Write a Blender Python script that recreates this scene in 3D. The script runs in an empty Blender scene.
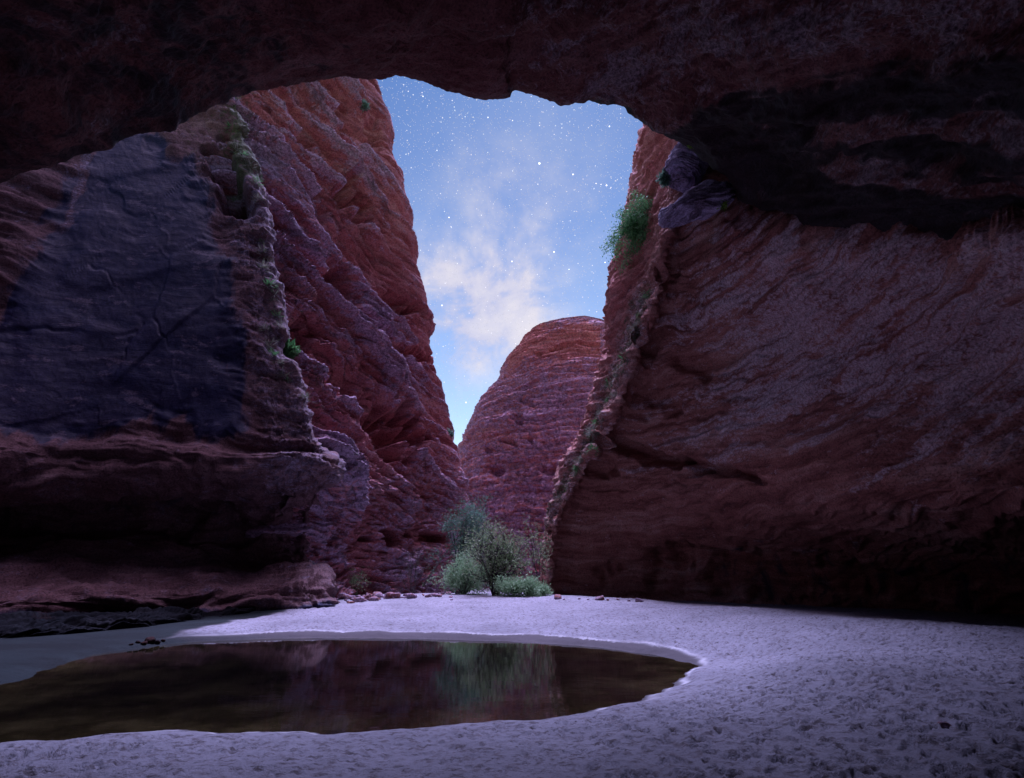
import bpy, math, random
import numpy as np
from mathutils import Vector

random.seed(7)
RNG = np.random.default_rng(11)
C = bpy.context.scene.collection
scene = bpy.context.scene
R = math.radians

# ------------------------------------------------------------------ camera
F_PX, W, H, PITCH, CAMZ = 512.0, 1024, 778, R(20.0), 1.7
cam_data = bpy.data.cameras.new('camera')
cam_data.sensor_width = 36.0
cam_data.lens = 36.0 * F_PX / W
cam_data.clip_start, cam_data.clip_end = 0.05, 3000
cam = bpy.data.objects.new('camera', cam_data)
cam.location = (0, 0, CAMZ)
cam.rotation_euler = (R(90) + PITCH, 0, 0)
C.objects.link(cam)
scene.camera = cam
CP, SP = math.cos(PITCH), math.sin(PITCH)


def ray(px, py):
    u, v = px - 512.0, 389.0 - py
    return (u, F_PX * CP - v * SP, F_PX * SP + v * CP)


def at(px, py, Y):
    d = ray(px, py)
    s = Y / d[1]
    return (d[0] * s, Y, CAMZ + d[2] * s)


def ground_at(px, py, z=0.0):
    d = ray(px, py)
    s = (z - CAMZ) / d[2]
    return (d[0] * s, d[1] * s)


# ------------------------------------------------------------------ world, sun, exposure
scene.view_settings.view_transform = 'Standard'
scene.view_settings.look = 'None'
scene.view_settings.exposure = 0.75
scene.view_settings.gamma = 1.0
scene.view_settings.use_curve_mapping = False
scene.render.engine = 'CYCLES'
scene.cycles.use_denoising = True
scene.cycles.max_bounces = 6
scene.cycles.diffuse_bounces = 4
scene.cycles.glossy_bounces = 3
scene.cycles.sample_clamp_indirect = 4.0

SUN_ELEV, SUN_AZ = R(63.4), R(6)         # azimuth from +Y towards +X
SUN_STRENGTH, SUN_ANGLE = 5.0, R(17)
SKY_STRENGTH = 0.11
sun_data = bpy.data.lights.new('twilight_sun', 'SUN')
sun_data.energy = SUN_STRENGTH
sun_data.angle = SUN_ANGLE
sun_data.color = (0.55, 0.545, 1.0)
sun = bpy.data.objects.new('twilight_sun', sun_data)
sd = Vector((math.cos(SUN_ELEV) * math.sin(SUN_AZ), math.cos(SUN_ELEV) * math.cos(SUN_AZ), math.sin(SUN_ELEV)))
sun.rotation_euler = sd.to_track_quat('Z', 'Y').to_euler()
sun.location = (0, 30, 80)
C.objects.link(sun)


class NT:
    """small node-tree helper"""
    def __init__(self, tree):
        self.t = tree
        self.n = tree.nodes
        self.l = tree.links

    def node(self, kind, **kw):
        n = self.n.new(kind)
        for k, v in kw.items():
            if k.startswith('i_'):
                key = k[2:]
                key = int(key) if key.isdigit() else key.replace('_', ' ')
                self.set(n.inputs[key], v)
            else:
                setattr(n, k, v)
        return n

    def set(self, sock, v):
        if isinstance(v, bpy.types.NodeSocket):
            self.l.new(v, sock)
        elif isinstance(v, bpy.types.Node):
            self.l.new(v.outputs[0], sock)
        else:
            sock.default_value = v

    def math(self, op, a, b=0.0, c=None, clamp=False):
        n = self.n.new('ShaderNodeMath')
        n.operation = op
        n.use_clamp = clamp
        self.set(n.inputs[0], a)
        self.set(n.inputs[1], b)
        if c is not None:
            self.set(n.inputs[2], c)
        return n.outputs[0]

    def vmath(self, op, a, b=None, out=0):
        n = self.n.new('ShaderNodeVectorMath')
        n.operation = op
        self.set(n.inputs[0], a)
        if b is not None:
            self.set(n.inputs[3 if op == 'SCALE' else 1], b)
        return n.outputs[out]

    def mix(self, fac, a, b, blend='MIX'):
        n = self.n.new('ShaderNodeMix')
        n.data_type = 'RGBA'
        n.blend_type = blend
        self.set(n.inputs[0], fac)
        self.set(n.inputs[6], a if not isinstance(a, tuple) else tuple(a) + (1,) * (4 - len(a)))
        self.set(n.inputs[7], b if not isinstance(b, tuple) else tuple(b) + (1,) * (4 - len(b)))
        return n.outputs[2]

    def ramp(self, fac, stops, interp='LINEAR'):
        n = self.n.new('ShaderNodeValToRGB')
        cr = n.color_ramp
        cr.interpolation = interp
        while len(cr.elements) < len(stops):
            cr.elements.new(0.5)
        for e, (p, c) in zip(cr.elements, stops):
            e.position = p
            e.color = tuple(c) + (1,) if len(c) == 3 else c
        self.set(n.inputs[0], fac)
        return n.outputs[0]

    def maprange(self, v, a, b, c=0.0, d=1.0, smooth=False):
        n = self.n.new('ShaderNodeMapRange')
        if smooth:
            n.interpolation_type = 'SMOOTHSTEP'
        self.set(n.inputs[0], v)
        for i, q in enumerate((a, b, c, d)):
            self.set(n.inputs[i + 1], q)
        return n.outputs[0]

    def noise(self, vec, scale=1.0, detail=4.0, rough=0.55, dist=0.0, scl=None, out=0):
        if scl is not None:
            vec = self.vmath('MULTIPLY', vec, scl)
        n = self.n.new('ShaderNodeTexNoise')
        self.set(n.inputs['Vector'], vec)
        n.inputs['Scale'].default_value = scale
        n.inputs['Detail'].default_value = detail
        n.inputs['Roughness'].default_value = rough
        n.inputs['Distortion'].default_value = dist
        return n.outputs[out]


def unit(px, py):
    return Vector(ray(px, py)).normalized()


world = bpy.data.worlds.new('World')
scene.world = world
world.use_nodes = True
wt = NT(world.node_tree)
wt.n.clear()
w_out = wt.node('ShaderNodeOutputWorld')
tc = wt.node('ShaderNodeTexCoord')
D = wt.vmath('NORMALIZE', tc.outputs['Generated'])
nish = wt.node('ShaderNodeTexSky', sky_type='NISHITA', sun_disc=False, sun_elevation=SUN_ELEV,
               sun_rotation=SUN_AZ, altitude=250.0, air_density=1.0, dust_density=0.4, ozone_density=2.2)
sxyz = wt.node('ShaderNodeSeparateXYZ')
wt.set(sxyz.inputs[0], D)
up = wt.maprange(sxyz.outputs[2], 0.80, 0.97, 0.0, 1.0, smooth=True)
grad = wt.ramp(sxyz.outputs[2], [(0.05, (1.60, 1.40, 1.14)), (0.42, (0.84, 0.90, 0.97)), (0.80, (0.25, 0.41, 0.65))])
sky = wt.mix(1.0, nish.outputs[0], grad, 'MULTIPLY')
sky = wt.mix(up, sky, (17.0, 13.4, 23.0))          # unseen glow overhead, added to light the walls and dome
# thin cloud and milky band low in the gap
n1 = wt.noise(D, 4.6, 5, 0.62, 0.35)


def blob(px, py, r0, r1):
    d = wt.vmath('DISTANCE', D, tuple(unit(px, py)), out=1)
    return wt.maprange(d, r1, r0, 0.0, 1.0, smooth=True)


cl = None
for (px, py, r0, r1, a) in ((495, 302, 0.0, 0.19, 1.45), (455, 335, 0.0, 0.16, 0.9), (428, 262, 0.0, 0.10, 0.7),
                            (500, 205, 0.0, 0.16, 0.45), (570, 215, 0.0, 0.12, 0.28)):
    b = wt.math('MULTIPLY', blob(px, py, r0, r1), a)
    cl = b if cl is None else wt.math('ADD', cl, b)
n2 = wt.noise(D, 15.0, 4, 0.65, 0.2)
n1 = wt.math('ADD', wt.math('MULTIPLY', n1, 0.72), wt.math('MULTIPLY', n2, 0.28))
tex = wt.maprange(n1, 0.34, 0.68, 0.0, 1.0, smooth=True)
cl = wt.math('MULTIPLY', cl, tex)
haze = wt.math('ADD', wt.math('MULTIPLY', blob(500, 270, 0.0, 0.42), 0.20), wt.math('MULTIPLY', blob(560, 150, 0.0, 0.25), 0.10))
cl = wt.math('ADD', cl, wt.math('MULTIPLY', haze, wt.maprange(n1, 0.25, 0.7, 0.55, 1.1)))
sky = wt.mix(wt.math('MINIMUM', cl, 0.85), sky, wt.mix(tex, (2.7, 2.8, 4.3), (5.0, 4.6, 4.7)))
bg = wt.node('ShaderNodeBackground')
wt.set(bg.inputs['Color'], sky)
bg.inputs['Strength'].default_value = SKY_STRENGTH
wt.l.new(bg.outputs[0], w_out.inputs[0])

# ------------------------------------------------------------------ numpy noise


def _hash(ix, iy, iz, seed):
    h = (ix.astype(np.uint32) * np.uint32(374761393) + iy.astype(np.uint32) * np.uint32(668265263)
         + iz.astype(np.uint32) * np.uint32(2147483647) + np.uint32(seed * 974711 + 13))
    h = (h ^ (h >> np.uint32(13))) * np.uint32(1274126177)
    h = (h ^ (h >> np.uint32(15))) * np.uint32(2246822519)
    return h ^ (h >> np.uint32(16))


_G = RNG.normal(size=(256, 3)).astype(np.float32)
_G /= np.linalg.norm(_G, axis=1)[:, None]


def perlin(P, seed=0):
    P = P.astype(np.float32)
    I = np.floor(P)
    Fr = P - I
    I = I.astype(np.int64)
    u = Fr * Fr * Fr * (Fr * (Fr * 6 - 15) + 10)
    res = 0
    for dx in (0, 1):
        wx = u[:, 0] if dx else 1 - u[:, 0]
        for dy in (0, 1):
            wy = u[:, 1] if dy else 1 - u[:, 1]
            for dz in (0, 1):
                wz = u[:, 2] if dz else 1 - u[:, 2]
                g = _G[_hash(I[:, 0] + dx, I[:, 1] + dy, I[:, 2] + dz, seed) & np.uint32(255)]
                res = res + wx * wy * wz * (g[:, 0] * (Fr[:, 0] - dx) + g[:, 1] * (Fr[:, 1] - dy) + g[:, 2] * (Fr[:, 2] - dz))
    return res * 1.5


def fbm(P, octv=4, seed=0, lac=2.03, gain=0.5):
    a, s, t = 1.0, 0.0, 0.0
    for k in range(octv):
        s = s + a * perlin(P, seed + k * 17)
        t += a
        P = P * lac
        a *= gain
    return s / t * 1.3


def ridged(P, octv=4, seed=0, gain=0.5):
    a, s, t = 1.0, 0.0, 0.0
    for k in range(octv):
        s = s + a * (1 - np.abs(perlin(P, seed + k * 19)) * 2)
        t += a
        P = P * 2.1
        a *= gain
    return s / t


def cracks(P, seed):
    """distance to the nearest joint between irregular blocks"""
    I = np.floor(P).astype(np.int64)
    f1 = np.full(len(P), 9.0)
    f2 = np.full(len(P), 9.0)
    rid = np.zeros(len(P))
    for dx in (-1, 0, 1):
        for dy in (-1, 0, 1):
            for dz in (-1, 0, 1):
                ix, iy, iz = I[:, 0] + dx, I[:, 1] + dy, I[:, 2] + dz
                h = _hash(ix, iy, iz, seed)
                d = ((P[:, 0] - ix - (h & np.uint32(1023)) / 1023.0) ** 2 + (P[:, 1] - iy - ((h >> np.uint32(10)) & np.uint32(1023)) / 1023.0) ** 2
                     + (P[:, 2] - iz - ((h >> np.uint32(20)) & np.uint32(1023)) / 1023.0) ** 2)
                rid = np.where(d < f1, ((h >> np.uint32(7)) & np.uint32(511)) / 511.0, rid)
                f2 = np.where(d < f1, f1, np.minimum(f2, d))
                f1 = np.minimum(f1, d)
    return np.sqrt(f2) - np.sqrt(f1), rid


def sstep(x, a, b):
    t = np.clip((x - a) / (b - a), 0, 1)
    return t * t * (3 - 2 * t)


# ------------------------------------------------------------------ mesh builders
def link(o, parent=None):
    C.objects.link(o)
    if parent is not None:
        o.parent = parent
    return o


def tag(o, label=None, cat=None, group=None, kind=None):
    kind = kind or 'thing'
    if label:
        o['label'] = label
    if cat:
        o['category'] = cat
    if group:
        o['group'] = group
    if kind:
        o['kind'] = kind
    return o


def mesh_np(name, V, faces, mat, masks=None, parent=None, origin=None, smooth=True):
    """V (N,3); faces (M,4) or (M,3) int array"""
    V = np.asarray(V, dtype=np.float32)
    if origin is None:
        origin = (0, 0, 0)
    me = bpy.data.meshes.new(name)
    n, k = faces.shape
    me.vertices.add(len(V))
    me.vertices.foreach_set('co', (V - np.array(origin, dtype=np.float32)).ravel())
    me.loops.add(n * k)
    me.loops.foreach_set('vertex_index', faces.astype(np.int32).ravel())
    me.polygons.add(n)
    me.polygons.foreach_set('loop_start', np.arange(0, n * k, k, dtype=np.int32))
    me.polygons.foreach_set('loop_total', np.full(n, k, dtype=np.int32))
    if smooth:
        me.polygons.foreach_set('use_smooth', np.ones(n, dtype=bool))
    if masks is not None:
        a = me.color_attributes.new('mask', 'FLOAT_COLOR', 'POINT')
        cc = np.ones((len(V), 4), dtype=np.float32)
        cc[:, :masks.shape[1]] = masks
        a.data.foreach_set('color', cc.ravel())
    me.update(calc_edges=True)
    me.validate()
    if mat:
        me.materials.append(mat)
    o = bpy.data.objects.new(name, me)
    o.location = origin
    return link(o, parent)


def grid_faces(nr, nc, flip=False):
    i = np.arange(nr * nc).reshape(nr, nc)
    a, b, c, d = i[:-1, :-1].ravel(), i[:-1, 1:].ravel(), i[1:, 1:].ravel(), i[1:, :-1].ravel()
    return np.stack([a, d, c, b] if flip else [a, b, c, d], axis=1)


def catmull(A, counts, axis):
    """interpolate the control array A (n, ...) along axis; counts = samples per interval"""
    A = np.moveaxis(A, axis, 0)
    n = A.shape[0]
    out = []
    for i in range(n - 1):
        p1, p2 = A[i], A[i + 1]
        p0 = A[i - 1] if i > 0 else 2 * p1 - p2
        p3 = A[i + 2] if i + 2 < n else 2 * p2 - p1
        k = counts[i]
        t = (np.arange(k) / k).reshape((k,) + (1,) * (A.ndim - 1))
        m1, m2 = (p2 - p0) * 0.5, (p3 - p1) * 0.5
        out.append((2 * t**3 - 3 * t**2 + 1) * p1 + (t**3 - 2 * t**2 + t) * m1 + (-2 * t**3 + 3 * t**2) * p2 + (t**3 - t**2) * m2)
    out.append(A[-1:])
    return np.moveaxis(np.concatenate(out, 0), 0, axis)


def normals(Gd, toward):
    du = np.gradient(Gd, axis=1)
    dv = np.gradient(Gd, axis=0)
    n = np.cross(du, dv)
    n /= np.maximum(np.linalg.norm(n, axis=2, keepdims=True), 1e-9)
    r, c, p = toward
    if np.dot(n[r, c], np.array(p) - Gd[r, c]) < 0:
        n = -n
    return n


def to_px(P):
    x, y, z = P[:, 0], P[:, 1], P[:, 2] - CAMZ
    f = y * CP + z * SP
    v = -y * SP + z * CP
    f = np.where(f < 0.05, 0.05, f)
    return 512 + F_PX * x / f, 389 - F_PX * v / f


def dents(P, lst):
    """rock hollows and bosses placed on the wall: (px, py, rx, ry, depth, degrees)"""
    px, py = to_px(P)
    wob = fbm(P * 0.5, 3, 91) * 0.9
    d = np.zeros(len(P), dtype=np.float32)
    for (x, y, rx, ry, dep, ang) in lst:
        c, s = math.cos(R(ang)), math.sin(R(ang))
        u, v = (px - x), (py - y)
        a, b = (u * c + v * s) / rx, (-u * s + v * c) / ry
        q = np.sqrt(a * a + b * b) + wob
        d -= dep * (1 - sstep(q, 0.45, 1.05))
    return d


def strata(P, seed=0, f=1.0, amp=(0.8, 0.35, 0.14), lat=0.10, tilt=(0.0, 0.0)):
    """bedding: ledges that stand out and softer beds that weather back"""
    Q = P.copy()
    warp = fbm(P * 0.09, 3, seed + 5) * 1.6 + fbm(P * 0.5, 2, seed + 6) * 0.25
    h = P[:, 2] + P[:, 0] * tilt[0] + P[:, 1] * tilt[1] + warp
    s = 0
    for k, (fr, a) in enumerate(zip((0.45 * f, 1.25 * f, 3.4 * f, 7.5 * f), tuple(amp) + (amp[2] * 0.45,))):
        Q = np.stack([P[:, 0] * lat * (1 + k * 1.6), P[:, 1] * lat * (1 + k * 1.6), h * fr], 1)
        n = perlin(Q, seed + 31 * k)
        s = s + a * np.tanh(n * 5.5)
        s = s - a * 0.45 * np.exp(-(n / 0.10) ** 2)
    return s


def rock(P, seed=0, big=0.8, mid=0.3, fine=0.08, sc=1.0):
    return (big * fbm(P * 0.13 * sc, 3, seed) + mid * (ridged(P * 0.55 * sc, 4, seed + 50) - 0.5)
            + fine * (0.6 * fbm(P * 2.3 * sc, 4, seed + 80, gain=0.6) + 0.5 * (ridged(P * 1.9 * sc, 3, seed + 90) - 0.5)))


def loft(name, ctrl, rc, cc, disp, mat, maskf=None, toward=None, origin=None, parent=None):
    A = np.array(ctrl, dtype=np.float64)
    Gd = catmull(catmull(A, rc, 0), cc, 1)
    r, c = int(Gd.shape[0] * 0.5), int(Gd.shape[1] * 0.5)
    if toward is None:
        toward = (r, c, (0, 0, CAMZ))
    n = normals(Gd, toward)
    P = Gd.reshape(-1, 3)
    N = n.reshape(-1, 3)
    d = disp(P)
    V = P + N * d[:, None]
    m = maskf(V, P, d) if maskf else None
    nr, nc = Gd.shape[:2]
    du, dv = Gd[r, min(c + 1, nc - 1)] - Gd[r, c], Gd[min(r + 1, nr - 1), c] - Gd[r, c]
    flip = np.dot(np.cross(dv, du), n[r, c]) > 0
    return mesh_np(name, V, grid_faces(nr, nc, not flip), mat, m, parent, origin)


# ------------------------------------------------------------------ materials
def new_mat(name):
    m = bpy.data.materials.new(name)
    m.use_nodes = True
    t = NT(m.node_tree)
    t.n.clear()
    out = t.node('ShaderNodeOutputMaterial')
    b = t.node('ShaderNodeBsdfPrincipled')
    t.l.new(b.outputs[0], out.inputs[0])
    return m, t, b


def rock_mat(name, reds, grey=(0.30, 0.235, 0.31), stain=(0.022, 0.026, 0.05), greyness=0.5, band=1.0, bump=1.0,
             stain_rough=0.5, tint_scale=1.0, fine=1.0, crust=0.85, spec=0.22, streaks=(1.1, 1.1, 0.13), chip=0.5):
    """red sandstone: beds of differing red, grey crust, dark mineral varnish and painted shade (mask.r), crust and painted light (mask.g), plants (mask.b)"""
    m, t, b = new_mat(name)
    geo = t.node('ShaderNodeNewGeometry')
    P = geo.outputs['Position']
    at_ = t.node('ShaderNodeAttribute', attribute_name='mask')
    sep = t.node('ShaderNodeSeparateColor')
    t.set(sep.inputs[0], at_.outputs['Color'])
    w1 = t.noise(P, 0.35, 1, 0.5, out=1)
    Pw = t.vmath('ADD', P, t.vmath('SCALE', t.vmath('SUBTRACT', w1, (0.5, 0.5, 0.5)), 1.4))
    beds = t.noise(Pw, 1.0, 5, 0.62, scl=(0.12, 0.12, 1.3 * band))
    beds2 = t.noise(Pw, 1.0, 4, 0.65, scl=(0.5, 0.5, 6.0 * band))
    mott = t.noise(P, 1.3 * tint_scale, 4, 0.65)
    v = t.math('ADD', t.math('MULTIPLY', beds, 0.55), t.math('ADD', t.math('MULTIPLY', beds2, 0.25), t.math('MULTIPLY', mott, 0.2)))
    col = t.ramp(v, [(0.36, reds[0]), (0.45, reds[1]), (0.53, reds[2]), (0.64, reds[3])])
    red_and_lit = t.math('SUBTRACT', 1.0, at_.outputs['Alpha'])  # alpha: the dome's own red band, and light painted on the buttress
    col = t.mix(red_and_lit, col, t.ramp(v, [(0.36, (0.30, 0.075, 0.075)), (0.47, (0.52, 0.17, 0.15)), (0.62, (0.72, 0.34, 0.31))]))
    gm = t.noise(Pw, 1.0, 5, 0.68, scl=(0.7, 0.7, 2.0))
    gf = t.noise(Pw, 1.0, 4, 0.7, scl=(4.5 * fine, 4.5 * fine, 9.0 * fine))
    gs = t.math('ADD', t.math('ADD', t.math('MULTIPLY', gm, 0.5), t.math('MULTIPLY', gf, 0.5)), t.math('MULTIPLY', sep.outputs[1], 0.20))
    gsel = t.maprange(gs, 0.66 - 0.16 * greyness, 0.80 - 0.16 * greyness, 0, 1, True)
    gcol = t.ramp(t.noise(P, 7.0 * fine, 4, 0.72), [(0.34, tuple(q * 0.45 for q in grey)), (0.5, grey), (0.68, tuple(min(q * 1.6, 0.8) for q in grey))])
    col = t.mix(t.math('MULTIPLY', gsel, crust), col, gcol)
    streak = t.noise(Pw, 1.0, 6, 0.65, scl=streaks)
    ssel = t.maprange(t.math('ADD', t.math('MULTIPLY', streak, 1.0), sep.outputs[0]), 0.84, 1.06, 0, 1, True)
    chips = t.maprange(t.noise(Pw, 1.0, 5, 0.7, scl=(0.8, 0.8, 1.5)), 0.58, 0.65, 0, 1, True)
    scol = t.mix(t.noise(P, 0.9, 5, 0.6), tuple(q * 0.6 for q in stain), tuple(q * 1.5 for q in stain))
    scol = t.mix(t.math('MULTIPLY', chips, chip), scol, tuple(q * 0.75 for q in grey))
    col = t.mix(t.math('MULTIPLY', ssel, 0.9), col, scol)
    msel = t.maprange(t.math('ADD', t.noise(P, 3.0, 5, 0.7), t.math('MULTIPLY', sep.outputs[2], 0.5)), 0.72, 0.9, 0, 1, True)
    col = t.mix(t.math('MULTIPLY', msel, 0.8), col, t.mix(mott, (0.03, 0.05, 0.02), (0.09, 0.12, 0.05)))
    # thin cracks and pits in the stone
    pits = t.node('ShaderNodeTexVoronoi', feature='F1')
    t.set(pits.inputs['Vector'], t.vmath('MULTIPLY', Pw, (2.2, 2.2, 5.0)))
    grain = t.noise(P, 13.0 * fine, 4, 0.7)
    col = t.mix(t.maprange(grain, 0.52, 0.36, 0.0, 0.8), col, t.mix(1.0, col, (0.30, 0.26, 0.30), 'MULTIPLY'))
    col = t.mix(t.maprange(grain, 0.56, 0.70, 0.0, 0.3), col, t.mix(1.0, col, (1.9, 1.8, 1.9), 'MULTIPLY'))
    t.set(b.inputs['Base Color'], col)
    t.set(b.inputs['Roughness'], t.math('SUBTRACT', 0.9, t.math('MULTIPLY', ssel, 0.9 - stain_rough)))
    t.set(b.inputs['Specular IOR Level'], t.math('SUBTRACT', spec, t.math('MULTIPLY', ssel, spec * 0.45)))
    hgt = t.math('ADD', t.math('MULTIPLY', t.noise(Pw, 1.0, 6, 0.7, scl=(1.2, 1.2, 5.0 * min(band, 1.0))), 0.5),
                 t.math('ADD', t.math('MULTIPLY', pits.outputs['Distance'], 0.10), t.math('MULTIPLY', grain, 0.20)))
    hgt = t.math('ADD', hgt, t.math('MULTIPLY', beds2, 0.25))
    bp = t.node('ShaderNodeBump')
    t.set(bp.inputs['Strength'], t.math('SUBTRACT', 0.9, t.math('MULTIPLY', ssel, 0.62)))
    bp.inputs['Distance'].default_value = 0.35 * bump
    t.set(bp.inputs['Height'], hgt)
    t.l.new(bp.outputs[0], b.inputs['Normal'])
    return m


RED = [(0.17, 0.046, 0.054), (0.31, 0.096, 0.104), (0.41, 0.155, 0.165), (0.54, 0.28, 0.28)]
RED2 = [(0.28, 0.08, 0.085), (0.46, 0.15, 0.145), (0.58, 0.22, 0.20), (0.66, 0.33, 0.29)]
DIM = [(0.13, 0.048, 0.044), (0.26, 0.10, 0.088), (0.36, 0.16, 0.14), (0.50, 0.30, 0.27)]
DARK = [tuple(q * w for q, w in zip(c, (0.42, 0.36, 0.37))) for c in DIM]  # sandstone reds darkened to stand for the roof's shade
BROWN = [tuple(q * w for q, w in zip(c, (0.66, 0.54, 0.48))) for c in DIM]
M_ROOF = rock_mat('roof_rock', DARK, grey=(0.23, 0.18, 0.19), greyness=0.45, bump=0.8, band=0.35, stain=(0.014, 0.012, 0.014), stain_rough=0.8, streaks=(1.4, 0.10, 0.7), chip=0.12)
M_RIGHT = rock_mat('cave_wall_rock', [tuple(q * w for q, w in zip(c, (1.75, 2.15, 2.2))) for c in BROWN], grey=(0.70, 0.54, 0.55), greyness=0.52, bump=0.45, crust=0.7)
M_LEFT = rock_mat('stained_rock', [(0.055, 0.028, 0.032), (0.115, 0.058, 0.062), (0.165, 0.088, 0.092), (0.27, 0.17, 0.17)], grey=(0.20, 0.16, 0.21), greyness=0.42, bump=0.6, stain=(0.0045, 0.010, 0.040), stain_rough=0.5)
M_GORGE = rock_mat('gorge_rock', RED, grey=(0.38, 0.29, 0.40), greyness=0.6, fine=0.6)
M_DOME = rock_mat('dome_rock', RED2, grey=(0.42, 0.28, 0.40), greyness=0.75, band=1.6, bump=1.6, fine=0.3)
M_BLOCK = rock_mat('banded_rock', [(0.05, 0.04, 0.05), (0.20, 0.15, 0.21), (0.42, 0.36, 0.50), (0.72, 0.66, 0.85)], grey=(0.40, 0.36, 0.52), greyness=0.45, band=3.0, bump=0.6)
M_STONE = rock_mat('loose_stone', BROWN, greyness=0.9, bump=0.3)
M_WET = rock_mat('wet_rock', [tuple(q * 0.10 for q in c) for c in DIM], grey=(0.03, 0.034, 0.038), greyness=0.5, bump=0.4, stain=(0.006, 0.008, 0.010), stain_rough=0.9, spec=0.06)


# ------------------------------------------------------------------ left wall with the dark varnish
def lerp(a, b, t):
    return a + (b - a) * t


def build_left_wall():
    ys = [10, 88, 150, 220, 300, 380, 450, 476, 510, 548, 573, 588, 607, 650]
    Rr = [230, 238, 246, 264, 277, 295, 327, 335, 317, 309, 316, 322, 322, 322]
    E = [140, 158, 187, 228, 248, 254, 268, 282, 284, 282, 288, 292, 294, 294]
    off = [3.2, 2.3, 1.5, 0.8, 0.3, -0.1, -0.4, -0.2, 2.2, 2.4, 1.6, -0.3, -0.7, -0.7]
    led = [0] * 10 + [-1.0, -0.9, -0.8, -0.8]
    base = {-260: 14.5, -60: 19.8, 50: 22.0, 120: 23.0, 190: 23.7}
    ctrl = []
    for i, y in enumerate(ys):
        row = []
        zz = at(-260, y + 4, 14.5 + off[i])[2]
        row.append((-14, -16, zz))
        row.append((-24, -2, zz))
        for px, Y in base.items():
            if px > 100:
                px2 = min(px, lerp(50, E[i], (px - 50) / 200.0))
            else:
                px2 = px
            k = (190 - px2) / 250.0
            row.append(at(px2, y + (5 * k if y > 500 else 0), Y + off[i] + led[i]))
        row.append(at(E[i], y, 24.4 + off[i]))
        row.append(at((E[i] + Rr[i]) / 2, y, 24.9 + off[i]))
        row.append(at(Rr[i], y, 26.0 + off[i]))
        row.append(at(Rr[i] - 25, y, 30.0 + off[i]))
        row.append(at(Rr[i] - 110, y, 34.0 + off[i]))
        ctrl.append(row)
    rc = [20, 40, 44, 50, 50, 46, 22, 26, 30, 22, 14, 14, 16]
    cc = [10, 20, 60, 70, 60, 60, 60, 36, 36, 16, 8]

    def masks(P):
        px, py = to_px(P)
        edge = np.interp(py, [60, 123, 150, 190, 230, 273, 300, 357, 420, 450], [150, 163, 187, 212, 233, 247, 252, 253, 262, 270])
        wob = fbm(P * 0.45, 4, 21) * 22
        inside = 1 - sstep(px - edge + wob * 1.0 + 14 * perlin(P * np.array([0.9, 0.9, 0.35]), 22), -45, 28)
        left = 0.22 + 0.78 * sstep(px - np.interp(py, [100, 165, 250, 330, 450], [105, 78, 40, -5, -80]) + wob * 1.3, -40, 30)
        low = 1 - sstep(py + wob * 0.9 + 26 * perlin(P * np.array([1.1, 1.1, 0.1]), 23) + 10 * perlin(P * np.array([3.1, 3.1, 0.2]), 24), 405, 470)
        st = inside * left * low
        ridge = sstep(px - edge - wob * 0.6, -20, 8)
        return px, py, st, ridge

    def disp(P):
        px, py, st, ridge = masks(P)
        d = strata(P, 3, 1.0, (0.40, 0.2, 0.09)) * (1 - 0.96 * st) * (1 - 0.55 * ridge * (py < 440)) + rock(P, 4, 0.9, 0.3, 0.07) * (1 - 0.86 * st)
        d = d + ridge * (0.10 * (ridged(P * 1.9, 3, 10) - 0.4) + 0.14 * fbm(P * 4.5, 3, 11, gain=0.6))
        # flat slabs broken by joints on the varnished face
        e1, q1 = cracks(P * np.array([0.30, 0.30, 0.14]) + 0.07 * fbm(P * 0.7, 3, 75)[:, None], 77)
        e2, q2 = cracks(P * np.array([0.9, 0.9, 0.55]) + 0.3 * fbm(P * 1.3, 3, 76)[:, None], 78)
        gate = sstep(fbm(P * 0.3, 2, 74), -0.15, 0.35)
        d = d - st * gate * (0.07 * np.exp(-(e1 / 0.010) ** 2) + 0.0 * e2)
        d = d + st * (0.10 * (q1 - 0.5) * sstep(e1, 0.0, 0.03) + 0.02 * (q2 - 0.5) * sstep(e2, 0.0, 0.06) + 0.03 * fbm(P * 1.6, 4, 73, gain=0.6))
        step = np.tanh(perlin(P * np.array([0.25, 0.25, 0.3]) + 4, 79) * 8)
        d = d + st * 0.05 * step
        d = d + ridge * (0.08 * ridged(P * 0.8, 4, 9) - 0.03 + 0.10 * fbm(P * 2.2, 3, 8))
        d = d + dents(P, [(226, 172, 17, 34, 2.2, -15), (240, 205, 14, 20, 1.2, -30), (297, 478, 16, 11, 0.7, 10),
                          (120, 520, 190, 26, 0.8, 0), (60, 500, 90, 10, 0.6, 0)])
        return d

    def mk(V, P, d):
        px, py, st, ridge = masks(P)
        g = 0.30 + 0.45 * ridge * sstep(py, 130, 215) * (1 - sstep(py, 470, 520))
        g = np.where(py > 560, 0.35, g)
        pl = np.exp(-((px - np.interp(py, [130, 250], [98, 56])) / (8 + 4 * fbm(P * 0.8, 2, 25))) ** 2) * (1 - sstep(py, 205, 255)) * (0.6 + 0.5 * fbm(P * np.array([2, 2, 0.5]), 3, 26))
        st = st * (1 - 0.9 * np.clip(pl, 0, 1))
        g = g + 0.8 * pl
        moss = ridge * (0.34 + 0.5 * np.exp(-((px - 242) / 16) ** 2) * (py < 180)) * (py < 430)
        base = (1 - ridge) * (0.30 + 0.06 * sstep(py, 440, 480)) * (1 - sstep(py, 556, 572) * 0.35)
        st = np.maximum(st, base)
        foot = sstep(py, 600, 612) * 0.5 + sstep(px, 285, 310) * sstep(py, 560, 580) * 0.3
        dark = sstep(py, 462, 478) * (1 - sstep(py, 556, 572)) * 0.22  # shade of the hollow painted into the rock colour
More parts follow.
